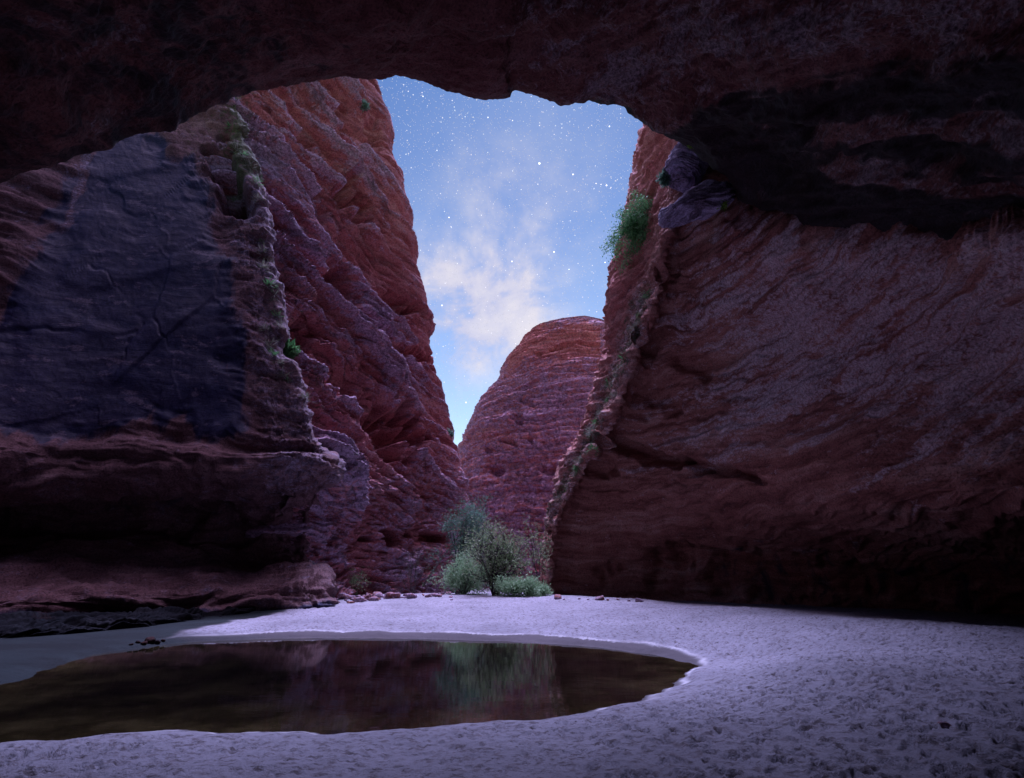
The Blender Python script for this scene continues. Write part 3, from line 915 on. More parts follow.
def build_ground():
    # rows: fine where the sand is near, coarse beyond
    ys = np.concatenate([np.linspace(-40, 2.2, 14, endpoint=False), 2.2 * (46 / 2.2) ** np.linspace(0, 1, 560), np.array([49, 53, 58, 65, 75, 90, 120, 170, 260, 500, 1200, 2400])])
    ts = np.concatenate([np.array([-40, -12, -5, -2.6, -1.9]), np.linspace(-1.55, 1.3, 1000), np.array([1.6, 2.0, 2.8, 5, 12, 40])])
    wid = np.where(ys > 3, ys, 3 + 0 * ys)
    T, Yg = np.meshgrid(ts, ys)
    X = T * np.repeat(wid[:, None], len(ts), 1)
    XY = np.stack([X, Yg], 2).reshape(-1, 2)
    far = np.hypot(XY[:, 0], XY[:, 1]) > 200
    z = np.where(far, 2.0, rbf_z(np.clip(XY, -150, 200)))
    P3 = np.stack([XY[:, 0], XY[:, 1], 0 * z], 1)
    sdw = shore(XY)
    near = np.hypot(XY[:, 0], XY[:, 1]) < 60
    ma, mb = np.array(ground_at(165, 641, 0.04)), np.array(ground_at(332, 603, 0.40))
    mt = (mb - ma) / np.linalg.norm(mb - ma)
    mside = -(mt[1] * (XY[:, 0] - ma[0]) - mt[0] * (XY[:, 1] - ma[1]))
    mud = sstep(mside + fbm(P3 * 0.4, 3, 103) * 0.8 + 0.2 * fbm(P3 * 1.6, 2, 112), -0.15, 0.35) * near
    mud = np.maximum(mud, sstep(-XY[:, 0] + 0.6 * fbm(P3 * 0.4, 3, 113), 5.6, 6.6) * (1 - sstep(XY[:, 1], 15, 17))) * sstep(XY[:, 1], 7.4, 8.4) * near
    up = 0.035 + 0.05 * sstep(sdw, 0.0, 0.5)
    bank = sstep(sdw, 0.0, 2.6)
    zl = np.where(sdw > 0, up * sstep(sdw, 0, 0.25) + bank * np.maximum(z, 0.03), -0.9 * sstep(-sdw, 0.0, 2.2) - 0.03 * sstep(-sdw, 0, 0.2))
    z = zl
    dry = sstep(sdw, 0.25, 0.9) * (1 - mud) * near
    und = fbm(P3 * 0.35, 3, 104) * 0.05 + fbm(P3 * 1.2, 3, 105) * 0.028
    fp = footprints(XY, 0.17, 3, 0.8, 0.42) + 0.9 * footprints(XY + 3.3, 0.25, 9, 0.8, 0.55)
    tread = sstep(fbm(P3 * 0.25, 2, 106) + 0.55 * sstep(XY[:, 0], -1, 5), -0.25, 0.35)
    z = z + dry * (und + 0.045 * fp * (0.22 + 0.78 * tread) + 0.020 * fbm(P3 * 4.5, 3, 107, gain=0.6))
    z = z + mud * np.where(sdw > 0, 0.006 * fbm(P3 * 1.5, 3, 108), 0)
    fr = sstep(XY[:, 1], 11.0, 14.5)
    rimpos = lerp(0.10, 0.80 + 0.5 * fbm(P3 * 0.3, 2, 109), fr)
    rim = np.exp(-((sdw - rimpos) / lerp(0.05, 0.10, fr)) ** 2) * (1 - mud) * (0.35 + 0.65 * sstep(fbm(P3 * 1.1, 2, 110), -0.3, 0.3)) * lerp(1.0, 0.75, fr)
    wet = (1 - sstep(sdw, rimpos - 0.08, rimpos + 0.02)) * (1 - rim)
    z = z + 0.010 * rim
    wet = np.maximum(wet, mud)
    V = np.stack([XY[:, 0], XY[:, 1], z], 1)
    m = np.stack([np.clip(wet, 0, 1), np.clip(rim, 0, 1), np.clip(mud, 0, 1)], 1)
    mat, t, b = new_mat('sand')
    geo = t.node('ShaderNodeNewGeometry')
    P = geo.outputs['Position']
    at_ = t.node('ShaderNodeAttribute', attribute_name='mask')
    sep = t.node('ShaderNodeSeparateColor')
    t.set(sep.inputs[0], at_.outputs['Color'])
    n1 = t.noise(P, 0.5, 5, 0.6)
    n2 = t.noise(P, 9.0, 5, 0.7)
    n3 = t.noise(P, 60.0, 3, 0.7)
    col = t.mix(t.maprange(n1, 0.35, 0.65), (0.24, 0.235, 0.272), (0.34, 0.332, 0.38))
    col = t.mix(t.maprange(n2, 0.50, 0.66, 0, 0.75), col, (0.14, 0.115, 0.12))
    n4 = t.noise(P, 1.0, 4, 0.75, scl=(6.0, 11.0, 4.0))
    col = t.mix(t.maprange(n4, 0.545, 0.63, 0, 0.85), col, (0.085, 0.07, 0.075))
    col = t.mix(t.maprange(n3, 0.4, 0.7, 0, 0.35), col, (0.25, 0.20, 0.19))
    col = t.mix(sep.outputs[0], col, t.mix(n1, (0.08, 0.07, 0.075), (0.125, 0.11, 0.115)))
    mudc = t.mix(t.maprange(t.noise(P, 1.0, 5, 0.65, scl=(0.3, 0.7, 1)), 0.40, 0.62), (0.003, 0.0055, 0.006), (0.010, 0.017, 0.018))  # wet mud, darkened further to stand for shade on this bank
    col = t.mix(sep.outputs[2], col, mudc)
    col = t.mix(sep.outputs[1], col, (0.56, 0.54, 0.56))
    t.set(b.inputs['Base Color'], col)
    t.set(b.inputs['Roughness'], t.mix(sep.outputs[2], (0.95,) * 3, (0.72,) * 3))
    b.inputs['Specular IOR Level'].default_value = 0.12
    bp = t.node('ShaderNodeBump')
    bp.inputs['Strength'].default_value = 0.8
    bp.inputs['Distance'].default_value = 0.09
    t.set(bp.inputs['Height'], t.math('ADD', t.math('MULTIPLY', n2, 0.6), t.math('MULTIPLY', n3, 0.25)))
    t.l.new(bp.outputs[0], b.inputs['Normal'])
    g = mesh_np('sand', V, grid_faces(len(ys), len(ts), False), mat, m)
    tag(g, kind='structure')
    # water
    mw, t, b = new_mat('pool_water')
    geo = t.node('ShaderNodeNewGeometry')
    P = geo.outputs['Position']
    at_ = t.node('ShaderNodeAttribute', attribute_name='mask')
    sep = t.node('ShaderNodeSeparateColor')
    t.set(sep.inputs[0], at_.outputs['Color'])
    bed = t.noise(P, 0.9, 6, 0.65)
    deep = t.ramp(bed, [(0.4, (0.002, 0.0016, 0.0014)), (0.65, (0.005, 0.004, 0.0025))])
    shal = t.ramp(bed, [(0.35, (0.006, 0.0045, 0.0025)), (0.5, (0.020, 0.015, 0.006)), (0.65, (0.050, 0.038, 0.016))])
    t.set(b.inputs['Base Color'], t.mix(sep.outputs[0], deep, shal))
    b.inputs['Roughness'].default_value = 0.03
    b.inputs['IOR'].default_value = 1.33
    bp = t.node('ShaderNodeBump')
    bp.inputs['Strength'].default_value = 0.06
    bp.inputs['Distance'].default_value = 0.02
    t.set(bp.inputs['Height'], t.noise(P, 1.0, 3, 0.5, scl=(1.6, 5.0, 1)))
    t.l.new(bp.outputs[0], b.inputs['Normal'])
    lo, hi = pool.min(0) - 0.5, pool.max(0) + 0.5
    gx = np.arange(lo[0], hi[0], 0.14)
    gy = np.arange(lo[1], hi[1], 0.14)
    GX, GY = np.meshgrid(gx, gy)
    q = np.stack([GX, GY], 2).reshape(-1, 2)
    sd_ = shore(q)
    keep = (sd_ < 0.22).reshape(GX.shape)
    Fq = grid_faces(len(gy), len(gx), False)
    kf = keep.ravel()
    Fq = Fq[kf[Fq].all(1)]
    idx = np.full(len(q), -1)
    used = np.unique(Fq)
    idx[used] = np.arange(len(used))
    sh = np.exp(-np.maximum(-sd_[used], 0) / 0.9)
    Vq = np.stack([q[used, 0], q[used, 1], 0 * sh], 1)
    wo = mesh_np('water', Vq, idx[Fq], mw, np.stack([sh, sh, sh], 1))
    tag(wo, kind='structure')


build_ground()



# ------------------------------------------------------------------ helpers for things standing on the place
DG = None


def hit(px, py):
    """the point of the built scene seen at a pixel"""
    d = Vector(ray(px, py)).normalized()
    ok, loc, nrm, *_ = scene.ray_cast(DG, Vector((0, 0, CAMZ)), d)
    return (loc, nrm) if ok else (None, None)


def drop(x, y, z=6.0):
    ok, loc, nrm, *_ = scene.ray_cast(DG, Vector((x, y, z)), Vector((0, 0, -1)))
    return loc.z if ok else 0.0


def tube(pts, rad, V, F, sides=5):
    """append a tapered tube along pts"""
    pts = np.asarray(pts, float)
    n = len(pts)
    T = np.gradient(pts, axis=0)
    T /= np.maximum(np.linalg.norm(T, axis=1)[:, None], 1e-9)
    ref = np.array([0.31, 0.77, 0.55])
    A = np.cross(T, ref)
    A /= np.maximum(np.linalg.norm(A, axis=1)[:, None], 1e-9)
    B = np.cross(T, A)
    base = sum(len(v) for v in V)
    an = np.arange(sides) * 2 * math.pi / sides
    ring = pts[:, None, :] + np.asarray(rad)[:, None, None] * (np.cos(an)[None, :, None] * A[:, None, :] + np.sin(an)[None, :, None] * B[:, None, :])
    V.append(ring.reshape(-1, 3))
    for i in range(n - 1):
        for j in range(sides):
            k = (j + 1) % sides
            F.append((base + i * sides + j, base + i * sides + k, base + (i + 1) * sides + k, base + (i + 1) * sides + j))


def leaf_mat(name, cols, rough=0.6):
    m, t, b = new_mat(name)
    geo = t.node('ShaderNodeNewGeometry')
    col = t.ramp(geo.outputs['Random Per Island'], [(k / (len(cols) - 1), c) for k, c in enumerate(cols)])
    t.set(b.inputs['Base Color'], col)
    b.inputs['Roughness'].default_value = rough
    b.inputs['Specular IOR Level'].default_value = 0.25
    tr = t.node('ShaderNodeBsdfTranslucent')
    t.set(tr.inputs['Color'], col)
    mx = t.node('ShaderNodeMixShader')
    mx.inputs[0].default_value = 0.4
    t.l.new(b.outputs[0], mx.inputs[1])
    t.l.new(tr.outputs[0], mx.inputs[2])
    t.l.new(mx.outputs[0], t.n['Material Output'].inputs[0])
    return m


M_BARK = new_mat('bark')
_t = M_BARK[1]
_g = _t.node('ShaderNodeNewGeometry')
_t.set(M_BARK[2].inputs['Base Color'], _t.ramp(_t.noise(_g.outputs['Position'], 9.0, 4, 0.6), [(0.3, (0.030, 0.022, 0.022)), (0.7, (0.095, 0.075, 0.072))]))
M_BARK[2].inputs['Roughness'].default_value = 0.9
M_BARK = M_BARK[0]
M_LEAF_GREY = leaf_mat('grey_green_leaf', [(0.12, 0.20, 0.08), (0.20, 0.30, 0.13), (0.27, 0.36, 0.18), (0.33, 0.35, 0.25)])
M_LEAF_FRESH = leaf_mat('fresh_green_leaf', [(0.15, 0.28, 0.13), (0.24, 0.38, 0.20), (0.33, 0.47, 0.28)])
M_LEAF_DARK = leaf_mat('dark_green_leaf', [(0.07, 0.15, 0.09), (0.11, 0.21, 0.14), (0.15, 0.26, 0.20)])
M_LEAF_DRY = leaf_mat('dry_grass', [(0.10, 0.10, 0.06), (0.17, 0.17, 0.12), (0.24, 0.24, 0.20), (0.10, 0.14, 0.07)])
M_LEAF_LIME = leaf_mat('lime_leaf', [(0.16, 0.30, 0.04), (0.26, 0.42, 0.07)])
M_WOOD = new_mat('dead_wood')
M_WOOD[2].inputs['Base Color'].default_value = (0.11, 0.085, 0.08, 1)
M_WOOD[2].inputs['Roughness'].default_value = 0.9
M_WOOD = M_WOOD[0]


def leaves_mesh(name, pts, dirs, length, width, mat, rng, parent, origin, droop=0.3):
    """one folded leaf blade per point"""
    n = len(pts)
    L = (length * (0.6 + 0.8 * rng.random(n)))[:, None]
    Wd = (width * (0.6 + 0.8 * rng.random(n)))[:, None]
    d = dirs + rng.normal(size=(n, 3)) * 0.75
    d[:, 2] -= droop
    d /= np.linalg.norm(d, axis=1)[:, None]
    s = np.cross(d, rng.normal(size=(n, 3)))
    s /= np.maximum(np.linalg.norm(s, axis=1)[:, None], 1e-6)
    V = np.stack([pts, pts + d * L * 0.5 + s * Wd * 0.5, pts + d * L, pts + d * L * 0.5 - s * Wd * 0.5], 1).reshape(-1, 3)
    F = np.arange(n * 4).reshape(n, 4)
    return mesh_np(name, V, F, mat, parent=parent, origin=origin, smooth=False)


def grow(rng, base, h, w, nstem, lean=(0, 0, 0), spread=0.6, levels=3, r0=0.05, start=0.0, gravity=0.0, kids=4):
    """woody skeleton: list of (points, radii), plus the twigs that carry leaves"""
    segs, twigs = [], []

    def branch(p, d, L, r, lev):
        n = 6
        pts = [p]
        dd = d.copy()
        for k in range(n):
            dd = dd + rng.normal(size=3) * 0.16
            dd[2] += 0.05 - gravity * (0.3 + lev * 0.35)
            dd /= np.linalg.norm(dd)
            pts.append(pts[-1] + dd * L / n)
        pts = np.array(pts)
        segs.append((pts, np.linspace(r, r * 0.45, n + 1)))
        if lev >= levels - 1:
            twigs.append(pts)
        if lev + 1 < levels:
            for k in range(kids):
                i = int(n * (0.35 + 0.65 * (k + rng.random()) / kids))
                i = min(i, n)
                nd = dd + rng.normal(size=3) * 0.75
                nd[2] += 0.1
                nd /= np.linalg.norm(nd)
                branch(pts[i], nd, L * (0.45 + 0.25 * rng.random()), r * 0.5, lev + 1)

    for s in range(nstem):
        a = 2 * math.pi * (s + rng.random() * 0.7) / nstem
        out = spread * (0.35 + 0.75 * rng.random())
        d = np.array([math.cos(a) * out * w / h * 2, math.sin(a) * out * w / h * 2, 1.0]) + np.array(lean)
        d /= np.linalg.norm(d)
        branch(np.array(base) + np.array([math.cos(a), math.sin(a), 0]) * r0 * 1.2 + rng.normal(size=3) * 0.02, d, h * (0.50 + 0.25 * rng.random()), r0 * (0.6 + 0.5 * rng.random()), 0)
    return segs, twigs


def plant(name, label, cat, base, h, w, nstem, nleaf, leaf, mat, seed, group=None, lean=(0, 0, 0), spread=0.6, levels=3, r0=0.05,
          gravity=0.0, crown='crown', stem='trunk', kids=4, scatter=0.22, droop=0.3):
    rng = np.random.default_rng(seed)
    root = bpy.data.objects.new(name, None)
    root.location = base
    C.objects.link(root)
    tag(root, label, cat, group)
    segs, twigs = grow(rng, (0, 0, 0), h, w, nstem, lean, spread, levels, r0, gravity=gravity, kids=kids)
    # fit to the wanted height and width
    allp = np.concatenate(twigs) if twigs else np.zeros((1, 3))
    if gravity < 0.2:
        sz = h / max(np.percentile(allp[:, 2], 98), 0.1)
        c = np.array([np.median(allp[:, 0]) * 0.5, np.median(allp[:, 1]) * 0.5])
        sx = w / max(np.percentile(np.abs(allp[:, :2] - c), 97), 0.05)
        scl = np.array([sx, sx, sz])
    else:
        scl = np.ones(3)
    V, F = [], []
    for pts, rad in segs:
        tube(pts * scl, rad, V, F, 5 if rad[0] > 0.012 else 3)
    mesh_np(stem, np.concatenate(V), np.array(F), M_BARK, parent=root)
    if nleaf:
        T = np.concatenate([np.stack([t * scl, np.gradient(t, axis=0)], 1) for t in twigs])
        k = rng.integers(0, len(T), nleaf)
        pts = T[k, 0] + rng.normal(size=(nleaf, 3)) * scatter
        dirs = T[k, 1] / np.maximum(np.linalg.norm(T[k, 1], axis=1)[:, None], 1e-6)
        pts[:, 2] = np.maximum(pts[:, 2], 0.02) if gravity < 0.2 else pts[:, 2]
        leaves_mesh(crown, pts, dirs, leaf[0], leaf[1], mat, rng, root, (0, 0, 0), droop)
    return root


def foot(px, py, z=0.45):
    x, y = ground_at(px, py, z)
    for _ in range(6):
        z = drop(x, y)
        x, y = ground_at(px, py, z)
    return x, y, z


def build_plants():
    x, y, z = foot(496, 595.5)
    plant('desert_tree', 'feathery grey green tree with several dark stems standing at the gorge mouth', 'tree', (x, y, z - 0.03), 3.9, 1.6, 11, 8000,
          (0.15, 0.04), M_LEAF_GREY, 12, spread=0.5, levels=4, r0=0.11, kids=4, scatter=0.17, droop=0.1)
    q = foot(464, 594.5)
    plant('shrub', 'bright green bush filling in left beside the multi stemmed tree', 'shrub', q, 2.1, 1.25, 9, 9000, (0.15, 0.045), M_LEAF_FRESH, 5,
          spread=0.9, levels=3, r0=0.04, crown='foliage', stem='stems', scatter=0.2)
    plant('desert_tree', 'dark bluish green tree against the cliff behind the bright bush', 'tree', (-3.9, 43.0, drop(-3.9, 43.0)), 6.6, 1.8, 4, 11000, (0.18, 0.06), M_LEAF_DARK, 8,
          spread=0.5, levels=4, r0=0.09, scatter=0.25)
    for k, (px, py, h, w) in enumerate(((512, 596, 0.75, 0.75), (525, 596.5, 0.85, 0.75), (537, 596, 0.5, 0.5))):
        plant('shrub', ('low leafy green shrub touching the tree on its right', 'low leafy green shrub between two others, right of the tree', 'smallest low green shrub by the foot of the right rock wall')[k],
              'shrub', foot(px, py), h, w, 8, 3200, (0.14, 0.045), M_LEAF_FRESH, 20 + k, 'low shrubs right of the tree', spread=0.9, r0=0.025, crown='foliage', stem='stems', scatter=0.13)
    plant('sapling', 'thin nearly bare sapling in front of the right wall edge', 'sapling', foot(538, 595), 4.3, 0.9, 4, 900, (0.14, 0.04), M_LEAF_GREY, 31, spread=0.35, levels=3, r0=0.035, scatter=0.12)
    plant('sapling', 'leafless pale twiggy sapling under the left ledges', 'sapling', foot(412, 594), 2.9, 1.2, 5, 250, (0.12, 0.03), M_LEAF_DRY, 33, spread=0.7, levels=3, r0=0.03, scatter=0.12)
    plant('shrub', 'dull grey bush against the foot of the left ledges', 'shrub', foot(350, 598), 1.6, 1.0, 6, 900, (0.14, 0.04), M_LEAF_GREY, 37, spread=0.8, levels=3, r0=0.02, scatter=0.15, crown='foliage', stem='stems')
    # bush hanging from the edge of the right wall
    p, n = hit(640, 228)
    if p is None:
        p = Vector(at(640, 228, 28))
    rng = np.random.default_rng(44)
    root = bpy.data.objects.new('hanging_bush', None)
    root.location = p
    C.objects.link(root)
    tag(root, 'thick green bush hanging off the edge of the right rock wall', 'bush')
    V, F, T = [], [], []
    for k in range(26):
        a = rng.normal(size=3) * 0.5 + np.array([-0.5, -0.6, 0.3])
        a /= np.linalg.norm(a)
        pts, q = [np.zeros(3) + rng.normal(size=3) * 0.25], a
        L = 1.0 + 3.0 * rng.random()
        for i in range(9):
            q = q + rng.normal(size=3) * 0.2 + np.array([0.02, -0.02, -0.26])
            q /= np.linalg.norm(q)
            pts.append(pts[-1] + q * L / 9)
        pts = np.array(pts)
        tube(pts, np.linspace(0.03, 0.008, 10), V, F, 4)
        T.append(pts)
    mesh_np('stems', np.concatenate(V), np.array(F), M_BARK, parent=root)
    T = np.concatenate([np.stack([t, np.gradient(t, axis=0)], 1) for t in T])
    k = rng.integers(0, len(T), 16000)
    dirs = T[k, 1] / np.linalg.norm(T[k, 1], axis=1)[:, None]
    leaves_mesh('foliage', T[k, 0] + rng.normal(size=(16000, 3)) * 0.22, dirs, 0.15, 0.065, M_LEAF_FRESH2, rng, root, (0, 0, 0), 0.5)
    # small plants on the rock
    def sprig(px, py, size, mat, label, cat='plant', name='rock_plant', nl=160, seed=0, group=None, leaf=(0.30, 0.10), up=0.5):
        p, n = hit(px, py)
        if p is None:
            return
        rng = np.random.default_rng(seed + 100)
        d = rng.normal(size=(nl, 3)) * 0.7 + np.array(n)[None] * 0.7 + np.array([0, 0, up])[None]
        d /= np.linalg.norm(d, axis=1)[:, None]
        nl_ = nl
        pts = rng.normal(size=(nl, 3)) * size * (0.14 if leaf[0] < 0.5 else 0.10) + d * size * 0.12
        o = leaves_mesh(name, pts + np.array(p), d, size * leaf[0], size * leaf[1], mat, rng, None, tuple(p), 0.1)
        tag(o, label, cat, group)
    sprig(612, 243, 0.9, M_LEAF_DARK, 'small dark sprig sticking out against the sky beside the hanging bush', seed=1, nl=700)
    sprig(364, 106, 1.15, M_LEAF_DARK, 'green tuft growing high on the red cliff below the roof', seed=2, nl=900)
    sprig(666, 178, 0.8, M_LEAF_DARK, 'mossy green plant hanging on the buttress above the banded rock', seed=3, nl=900)
    sprig(690, 146, 0.35, M_LEAF_LIME, 'tiny lime green leaf cluster just under the roof edge', seed=4, nl=160)
    sprig(723, 205, 0.5, M_LEAF_LIME, 'lime green fern on the tip of the banded rock', seed=5, nl=220)
    sprig(432, 284, 0.9, M_LEAF_DARK, 'small dark shrub on the skyline of the left gorge wall', seed=6, nl=400)
    sprig(450, 434, 0.9, M_LEAF_DARK, 'lowest small shrub on the skyline of the left gorge wall', seed=7, nl=400)
    sprig(289, 352, 1.1, M_LEAF_FRESH2, 'green clump in the cleft between stained wall and ledges', seed=8, nl=800)
    # grass along the two ridges
    rng = random.Random(9)
    spots = []
    for (pts, n) in ((((238, 92), (243, 130), (248, 165), (254, 205)), 16), (((258, 240), (264, 280), (272, 320), (280, 360), (295, 400)), 18)):
        for k in range(n):
            t = (k + rng.random()) / n * (len(pts) - 1)
            i = min(int(t), len(pts) - 2)
            spots.append((lerp(pts[i][0], pts[i + 1][0], t - i) + rng.gauss(0, 7), lerp(pts[i][1], pts[i + 1][1], t - i) + rng.gauss(0, 5)))
    for k, (px, py) in enumerate(spots):
        sprig(px, py, 0.35 + 0.35 * rng.random(), M_LEAF_DRY if k % 4 else M_LEAF_FRESH2, 'grass tuft rooted on the ridge beside the stained rock wall', 'grass tuft', 'grass_tuft', 90, 200 + k,
              'grass tufts on the left ridge', (0.7, 0.05), 0.9)
    spots = []
    for k in range(38):
        t = (k + rng.random()) / 38
        py = lerp(290, 500, t)
        ridge = lerp(646, 562, t) if t < 0.0 else np.interp(py, [290, 340, 420, 470, 517], [646, 630, 602, 577, 553])
        spots.append((ridge + rng.gauss(0, 4.5), py))
    for k, (px, py) in enumerate(spots):
        sprig(px, py, 0.40 + 0.45 * rng.random(), M_LEAF_DRY if k % 4 else M_LEAF_FRESH2, 'grass tuft rooted along the sloping edge of the right rock wall', 'grass tuft', 'grass_tuft', 90, 300 + k,
              'grass tufts on the right edge', (0.6, 0.05), 0.6)


M_LEAF_FRESH2 = leaf_mat('cliff_leaf', [(0.05, 0.15, 0.055), (0.08, 0.24, 0.08), (0.13, 0.31, 0.11), (0.16, 0.33, 0.13)])


# ------------------------------------------------------------------ loose stones, shelf, banded block, dead wood
def blob_mesh(name, size, seed, mat, n=(40, 26), strat=0.0, rough=0.25, power=2.6, rot=None, mk=None):
    a = np.linspace(0, 2 * math.pi, n[0], endpoint=False)
    e = np.linspace(-math.pi / 2, math.pi / 2, n[1])
    A, E = np.meshgrid(a, e)
    f = lambda v, p: np.sign(v) * np.abs(v) ** p
    p = 2 / power
    X = f(np.cos(E), p) * f(np.cos(A), p)
    Y = f(np.cos(E), p) * f(np.sin(A), p)
    Z = f(np.sin(E), p)
    P = np.stack([X, Y, Z], 2).reshape(-1, 3) * np.array(size)
    nr = P / np.array(size) ** 2
    nr /= np.maximum(np.linalg.norm(nr, axis=1)[:, None], 1e-9)
    sc = 1.0 / max(size)
    d = rough * max(size) * (0.8 * fbm(P * sc * 1.3 + seed, 3, seed) + 0.35 * (ridged(P * sc * 3 + seed, 3, seed + 1) - 0.5))
    if strat:
        Q = P * sc
        d = d + strat * max(size) * (np.tanh(perlin(np.stack([Q[:, 0] * 0.5, Q[:, 1] * 0.7, Q[:, 2] * 9 + fbm(Q * 1.5, 2, 3)], 1), seed + 2) * 4)
                                     + 0.6 * np.tanh(perlin(np.stack([Q[:, 0] * 0.9, Q[:, 1] * 1.2, Q[:, 2] * 22], 1), seed + 4) * 3))
    V = P + nr * d[:, None]
    if rot is not None:
        V = V @ np.array(rot).T
    i = np.arange(n[0] * n[1]).reshape(n[1], n[0])
    j = np.roll(i, -1, 1)
    F = np.stack([i[:-1].ravel(), j[:-1].ravel(), j[1:].ravel(), i[1:].ravel()], 1)
    return V, F


def build_rocks():
    from mathutils import Euler
    # banded block under the roof edge
    for (px, py, Y, size, rot, seed, label) in (
            (697, 205, 21.3, (1.95, 1.4, 0.62), (R(14), R(-24), R(10)), 5, 'lavender banded rock slab jutting out below the roof edge'),
            (688, 163, 21.5, (1.0, 1.1, 1.25), (R(10), R(26), R(8)), 9, 'smaller dark streaked rock lump above the banded slab')):
        V, F = blob_mesh('x', size, seed, M_BLOCK, (260, 160), 0.045, 0.16, 3.0, Euler(rot).to_matrix())
        o = at(px, py, Y)
        m = np.tile(np.array([[0.0, 0.5, 0.0]]), (len(V), 1))
        tag(mesh_np('banded_rock', V + np.array(o), F, M_BLOCK, m, origin=o), label, 'rock')
    # wet dark rock shelf under the stained wall
    nu, nv = 420, 90
    ctrl = []
    front = [(-320, 650), (-120, 645), (0, 640), (90, 634), (170, 627), (250, 618), (322, 607)]
    for r_, (dy, z) in enumerate(((4.0, 0.52), (2.4, 0.44), (1.2, 0.36), (0.35, 0.24), (0.0, 0.04), (-0.25, -0.35))):
        row = []
        for k, (px, py) in enumerate(front):
            x, y = ground_at(px, py, 0.08)
            hgt = (1.0, 1.0, 1.0, 0.95, 0.8, 0.6, 0.35)[k]
            row.append((x, y + dy, z * hgt + (0.15 if k > 4 else 0)))
        ctrl.append(row)
    def disp(P):
        return strata(P, 81, 6.0, (0.06, 0.07, 0.05), 0.25) + rock(P, 82, 0.16, 0.20, 0.06, 1.8)
    def mk(V, P, d):
        return np.stack([0.72 + 0.3 * fbm(P * 0.6, 3, 83) + 0 * d, 0.4 + 0 * d, 0 * d], 1)
    o = loft('rock_shelf', ctrl, [14, 14, 20, 24, 10], [40, 60, 80, 90, 90, 90], disp, M_WET, mk, origin=ground_at(90, 634, 0.05) + (0.05,))
    tag(o, 'low dark wet rock shelf between mud flat and stained wall', 'rock shelf')
    # loose stones: a few shapes, many copies
    protos = []
    for k in range(6):
        V, F = blob_mesh('stone', (0.5, 0.42, 0.30), 40 + k, M_STONE, (26, 16), 0.0, 0.30, 3.2)
        o = mesh_np('stone', V, F, M_STONE, np.tile(np.array([[0.1, 0.5, 0.0]]), (len(V), 1)))
        protos.append(o)
    rng = random.Random(4)
    used = [False] * 6
    def stone(px, py, s, label, group, mat=None):
        p, n = hit(px, py)
        if p is None or p.z > 2.5:
            return
        k = rng.randrange(6)
        o = protos[k]
        if used[k]:
            o = o.copy()
            C.objects.link(o)
        used[k] = True
        if mat:
            o.data = o.data.copy()
            o.data.materials[0] = mat
        o.location = (p.x, p.y, p.z + 0.10 * s)
        o.rotation_euler = (rng.uniform(-0.3, 0.3), rng.uniform(-0.3, 0.3), rng.uniform(0, 6.28))
        o.scale = (s, s * rng.uniform(0.7, 1.1), s * rng.uniform(0.6, 1.0))
        tag(o, label, 'stone', group)
    for k in range(80):
        t = rng.random()
        stone(lerp(336, 462, t), lerp(601, 592.5, t) + rng.gauss(0, 2.2), 0.14 + 0.7 * rng.random() ** 3, 'loose stone in the rubble at the foot of the left gorge wall', 'rubble below the left gorge wall')
    for k in range(9):
        t = rng.random()
        stone(lerp(549, 640, t), lerp(598.5, 601.5, t) + rng.gauss(0, 0.8), 0.14 + 0.35 * rng.random() ** 3, 'loose stone at the foot of the right rock wall', 'stones below the right rock wall')
    for (px, py, s) in ((150, 642, 0.42), (144, 644, 0.26), (157, 643, 0.22), (138, 643, 0.20), (131, 645, 0.14), (163, 641, 0.16)):
        stone(px, py, s * 0.7, 'dark wet stone at the tip of the pool beside the mud flat', 'stones at the pool tip', M_WET)
    stone(945, 727, 0.10, 'single small dark pebble lying on the trodden sand', None)
    for k, u in enumerate(used):
        if not u:
            bpy.data.objects.remove(protos[k])
    # dead branch leaning on the rubble
    V, F = [], []
    a, b_ = hit(421, 589)[0], at(449, 549, 40.0)
    if a is not None:
        a = np.array(a)
        b_ = np.array(at(449, 549, a[1] + 1.5))
        t = np.linspace(0, 1, 9)[:, None]
        pts = a + (b_ - a) * t + np.sin(t * 3) * np.array([[0.1, 0, 0.22]])
        tube(pts - a, np.linspace(0.10, 0.035, 9), V, F, 7)
        tube(np.array([pts[5] - a, pts[5] - a + (0.3, 0, 0.5), pts[5] - a + (0.35, 0.1, 0.9)]), [0.04, 0.025, 0.012], V, F, 5)
        tube(np.array([pts[6] - a, pts[6] - a + (0.5, 0, 0.1), pts[6] - a + (0.9, 0.1, 0.3)]), [0.035, 0.02, 0.01], V, F, 5)
        tag(mesh_np('dead_branch', np.concatenate(V) + a, np.array(F), M_WOOD, origin=tuple(a)), 'bare dead branch leaning up against the left gorge wall', 'branch')


bpy.context.view_layer.update()
DG = bpy.context.evaluated_depsgraph_get()
build_rocks()
bpy.context.view_layer.update()
DG = bpy.context.evaluated_depsgraph_get()
build_plants()

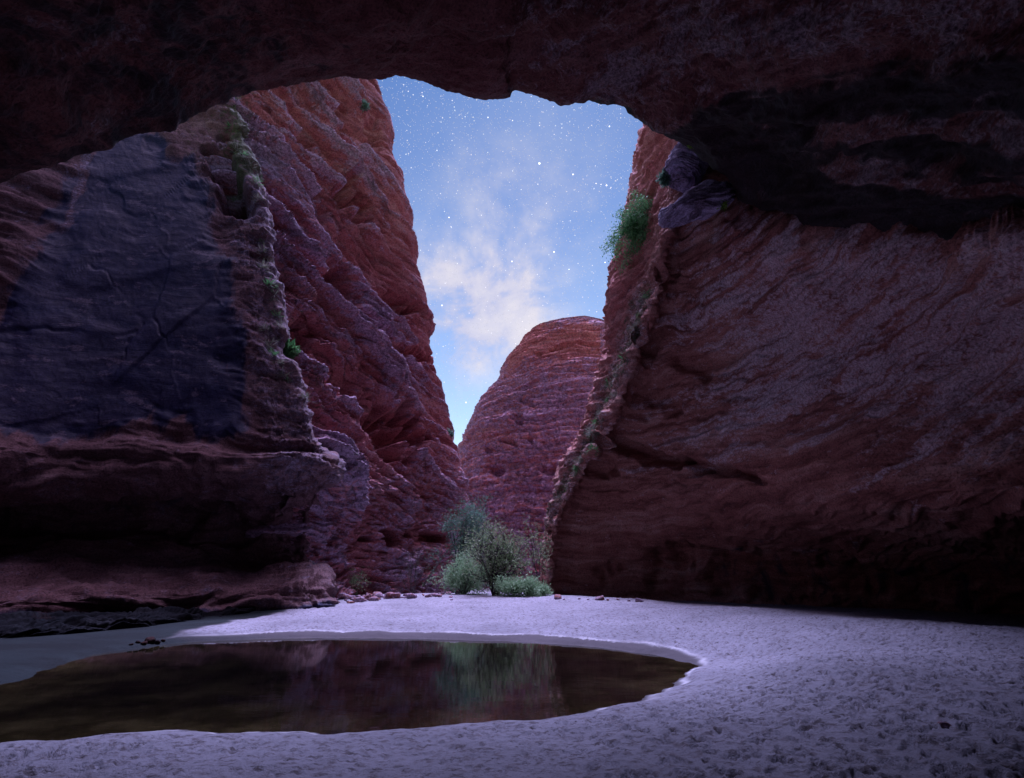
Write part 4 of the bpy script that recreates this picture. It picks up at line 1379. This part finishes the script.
# ------------------------------------------------------------------ stars
def build_stars():
    m, t, b = new_mat('starlight')
    t.n.remove(b)
    em = t.node('ShaderNodeEmission')
    a = t.node('ShaderNodeAttribute', attribute_name='mask')
    t.l.new(a.outputs['Color'], em.inputs['Color'])
    em.inputs['Strength'].default_value = 1.0
    t.l.new(em.outputs[0], t.n['Material Output'].inputs[0])
    m.cycles.emission_sampling = 'NONE'
    rng = np.random.default_rng(5)
    n = 110000
    d = rng.normal(size=(n, 3))
    d[:, 2] = np.abs(d[:, 2])
    d[:, 1] = np.abs(d[:, 1])
    d /= np.linalg.norm(d, axis=1)[:, None]
    mag = rng.random(n) ** 16
    rad = 0.00046 + 0.0005 * mag
    lum = 0.34 + 0.30 * mag + 0.30 * rng.random(n) ** 4
    for (px, py, r, q) in ((472.6, 95.7, 2.1, 4), (488, 117, 1.5, 1.6), (539.4, 163, 2.2, 4), (573, 174, 1.7, 2.4), (609.4, 126, 1.6, 2.2),
                           (606.5, 185, 1.6, 3), (601, 184, 1.1, 2), (596, 183, 1.2, 2), (611, 187, 1.1, 2), (594, 188, 1.0, 1.6),
                           (449, 217, 1.5, 2.4), (512, 261, 1.7, 2.8), (554, 251.5, 1.7, 2.8), (569, 269, 1.4, 2),
                           (605, 262, 1.5, 2.4), (466, 402, 1.8, 2.2), (442, 305, 2.0, 2.2), (423, 96, 1.4, 1.8), (437, 150, 1.3, 1.6)):
        d = np.concatenate([d, np.array(unit(px, py))[None]])
        rad = np.append(rad, r * 0.00074)
        lum = np.append(lum, q * 0.6)
    n = len(d)
    c = d * 2000.0
    u = np.cross(d, np.array([0.3, 0.2, 0.93]))
    u /= np.linalg.norm(u, axis=1)[:, None]
    v = np.cross(d, u)
    V, Fc, Mk = [], [], []
    ang = np.arange(6) * math.pi / 3
    r = (rad * 2000.0)[:, None, None]
    ring = c[:, None, :] + r * (np.cos(ang)[None, :, None] * u[:, None, :] + np.sin(ang)[None, :, None] * v[:, None, :])
    V = np.concatenate([c[:, None, :], ring], 1).reshape(-1, 3)
    base = (np.arange(n) * 7)[:, None]
    F = np.concatenate([np.stack([base[:, 0], base[:, 0] + 1 + k, base[:, 0] + 1 + (k + 1) % 6], 1) for k in range(6)], 0)
    tint = np.stack([0.80 + 0.2 * rng.random(n), 0.9 + 0 * lum, 1.0 + 0 * lum], 1)
    Mk = np.repeat(tint * lum[:, None], 7, 0)
    tag(mesh_np('stars', V, F, m, Mk, smooth=False), kind='structure')


build_stars()
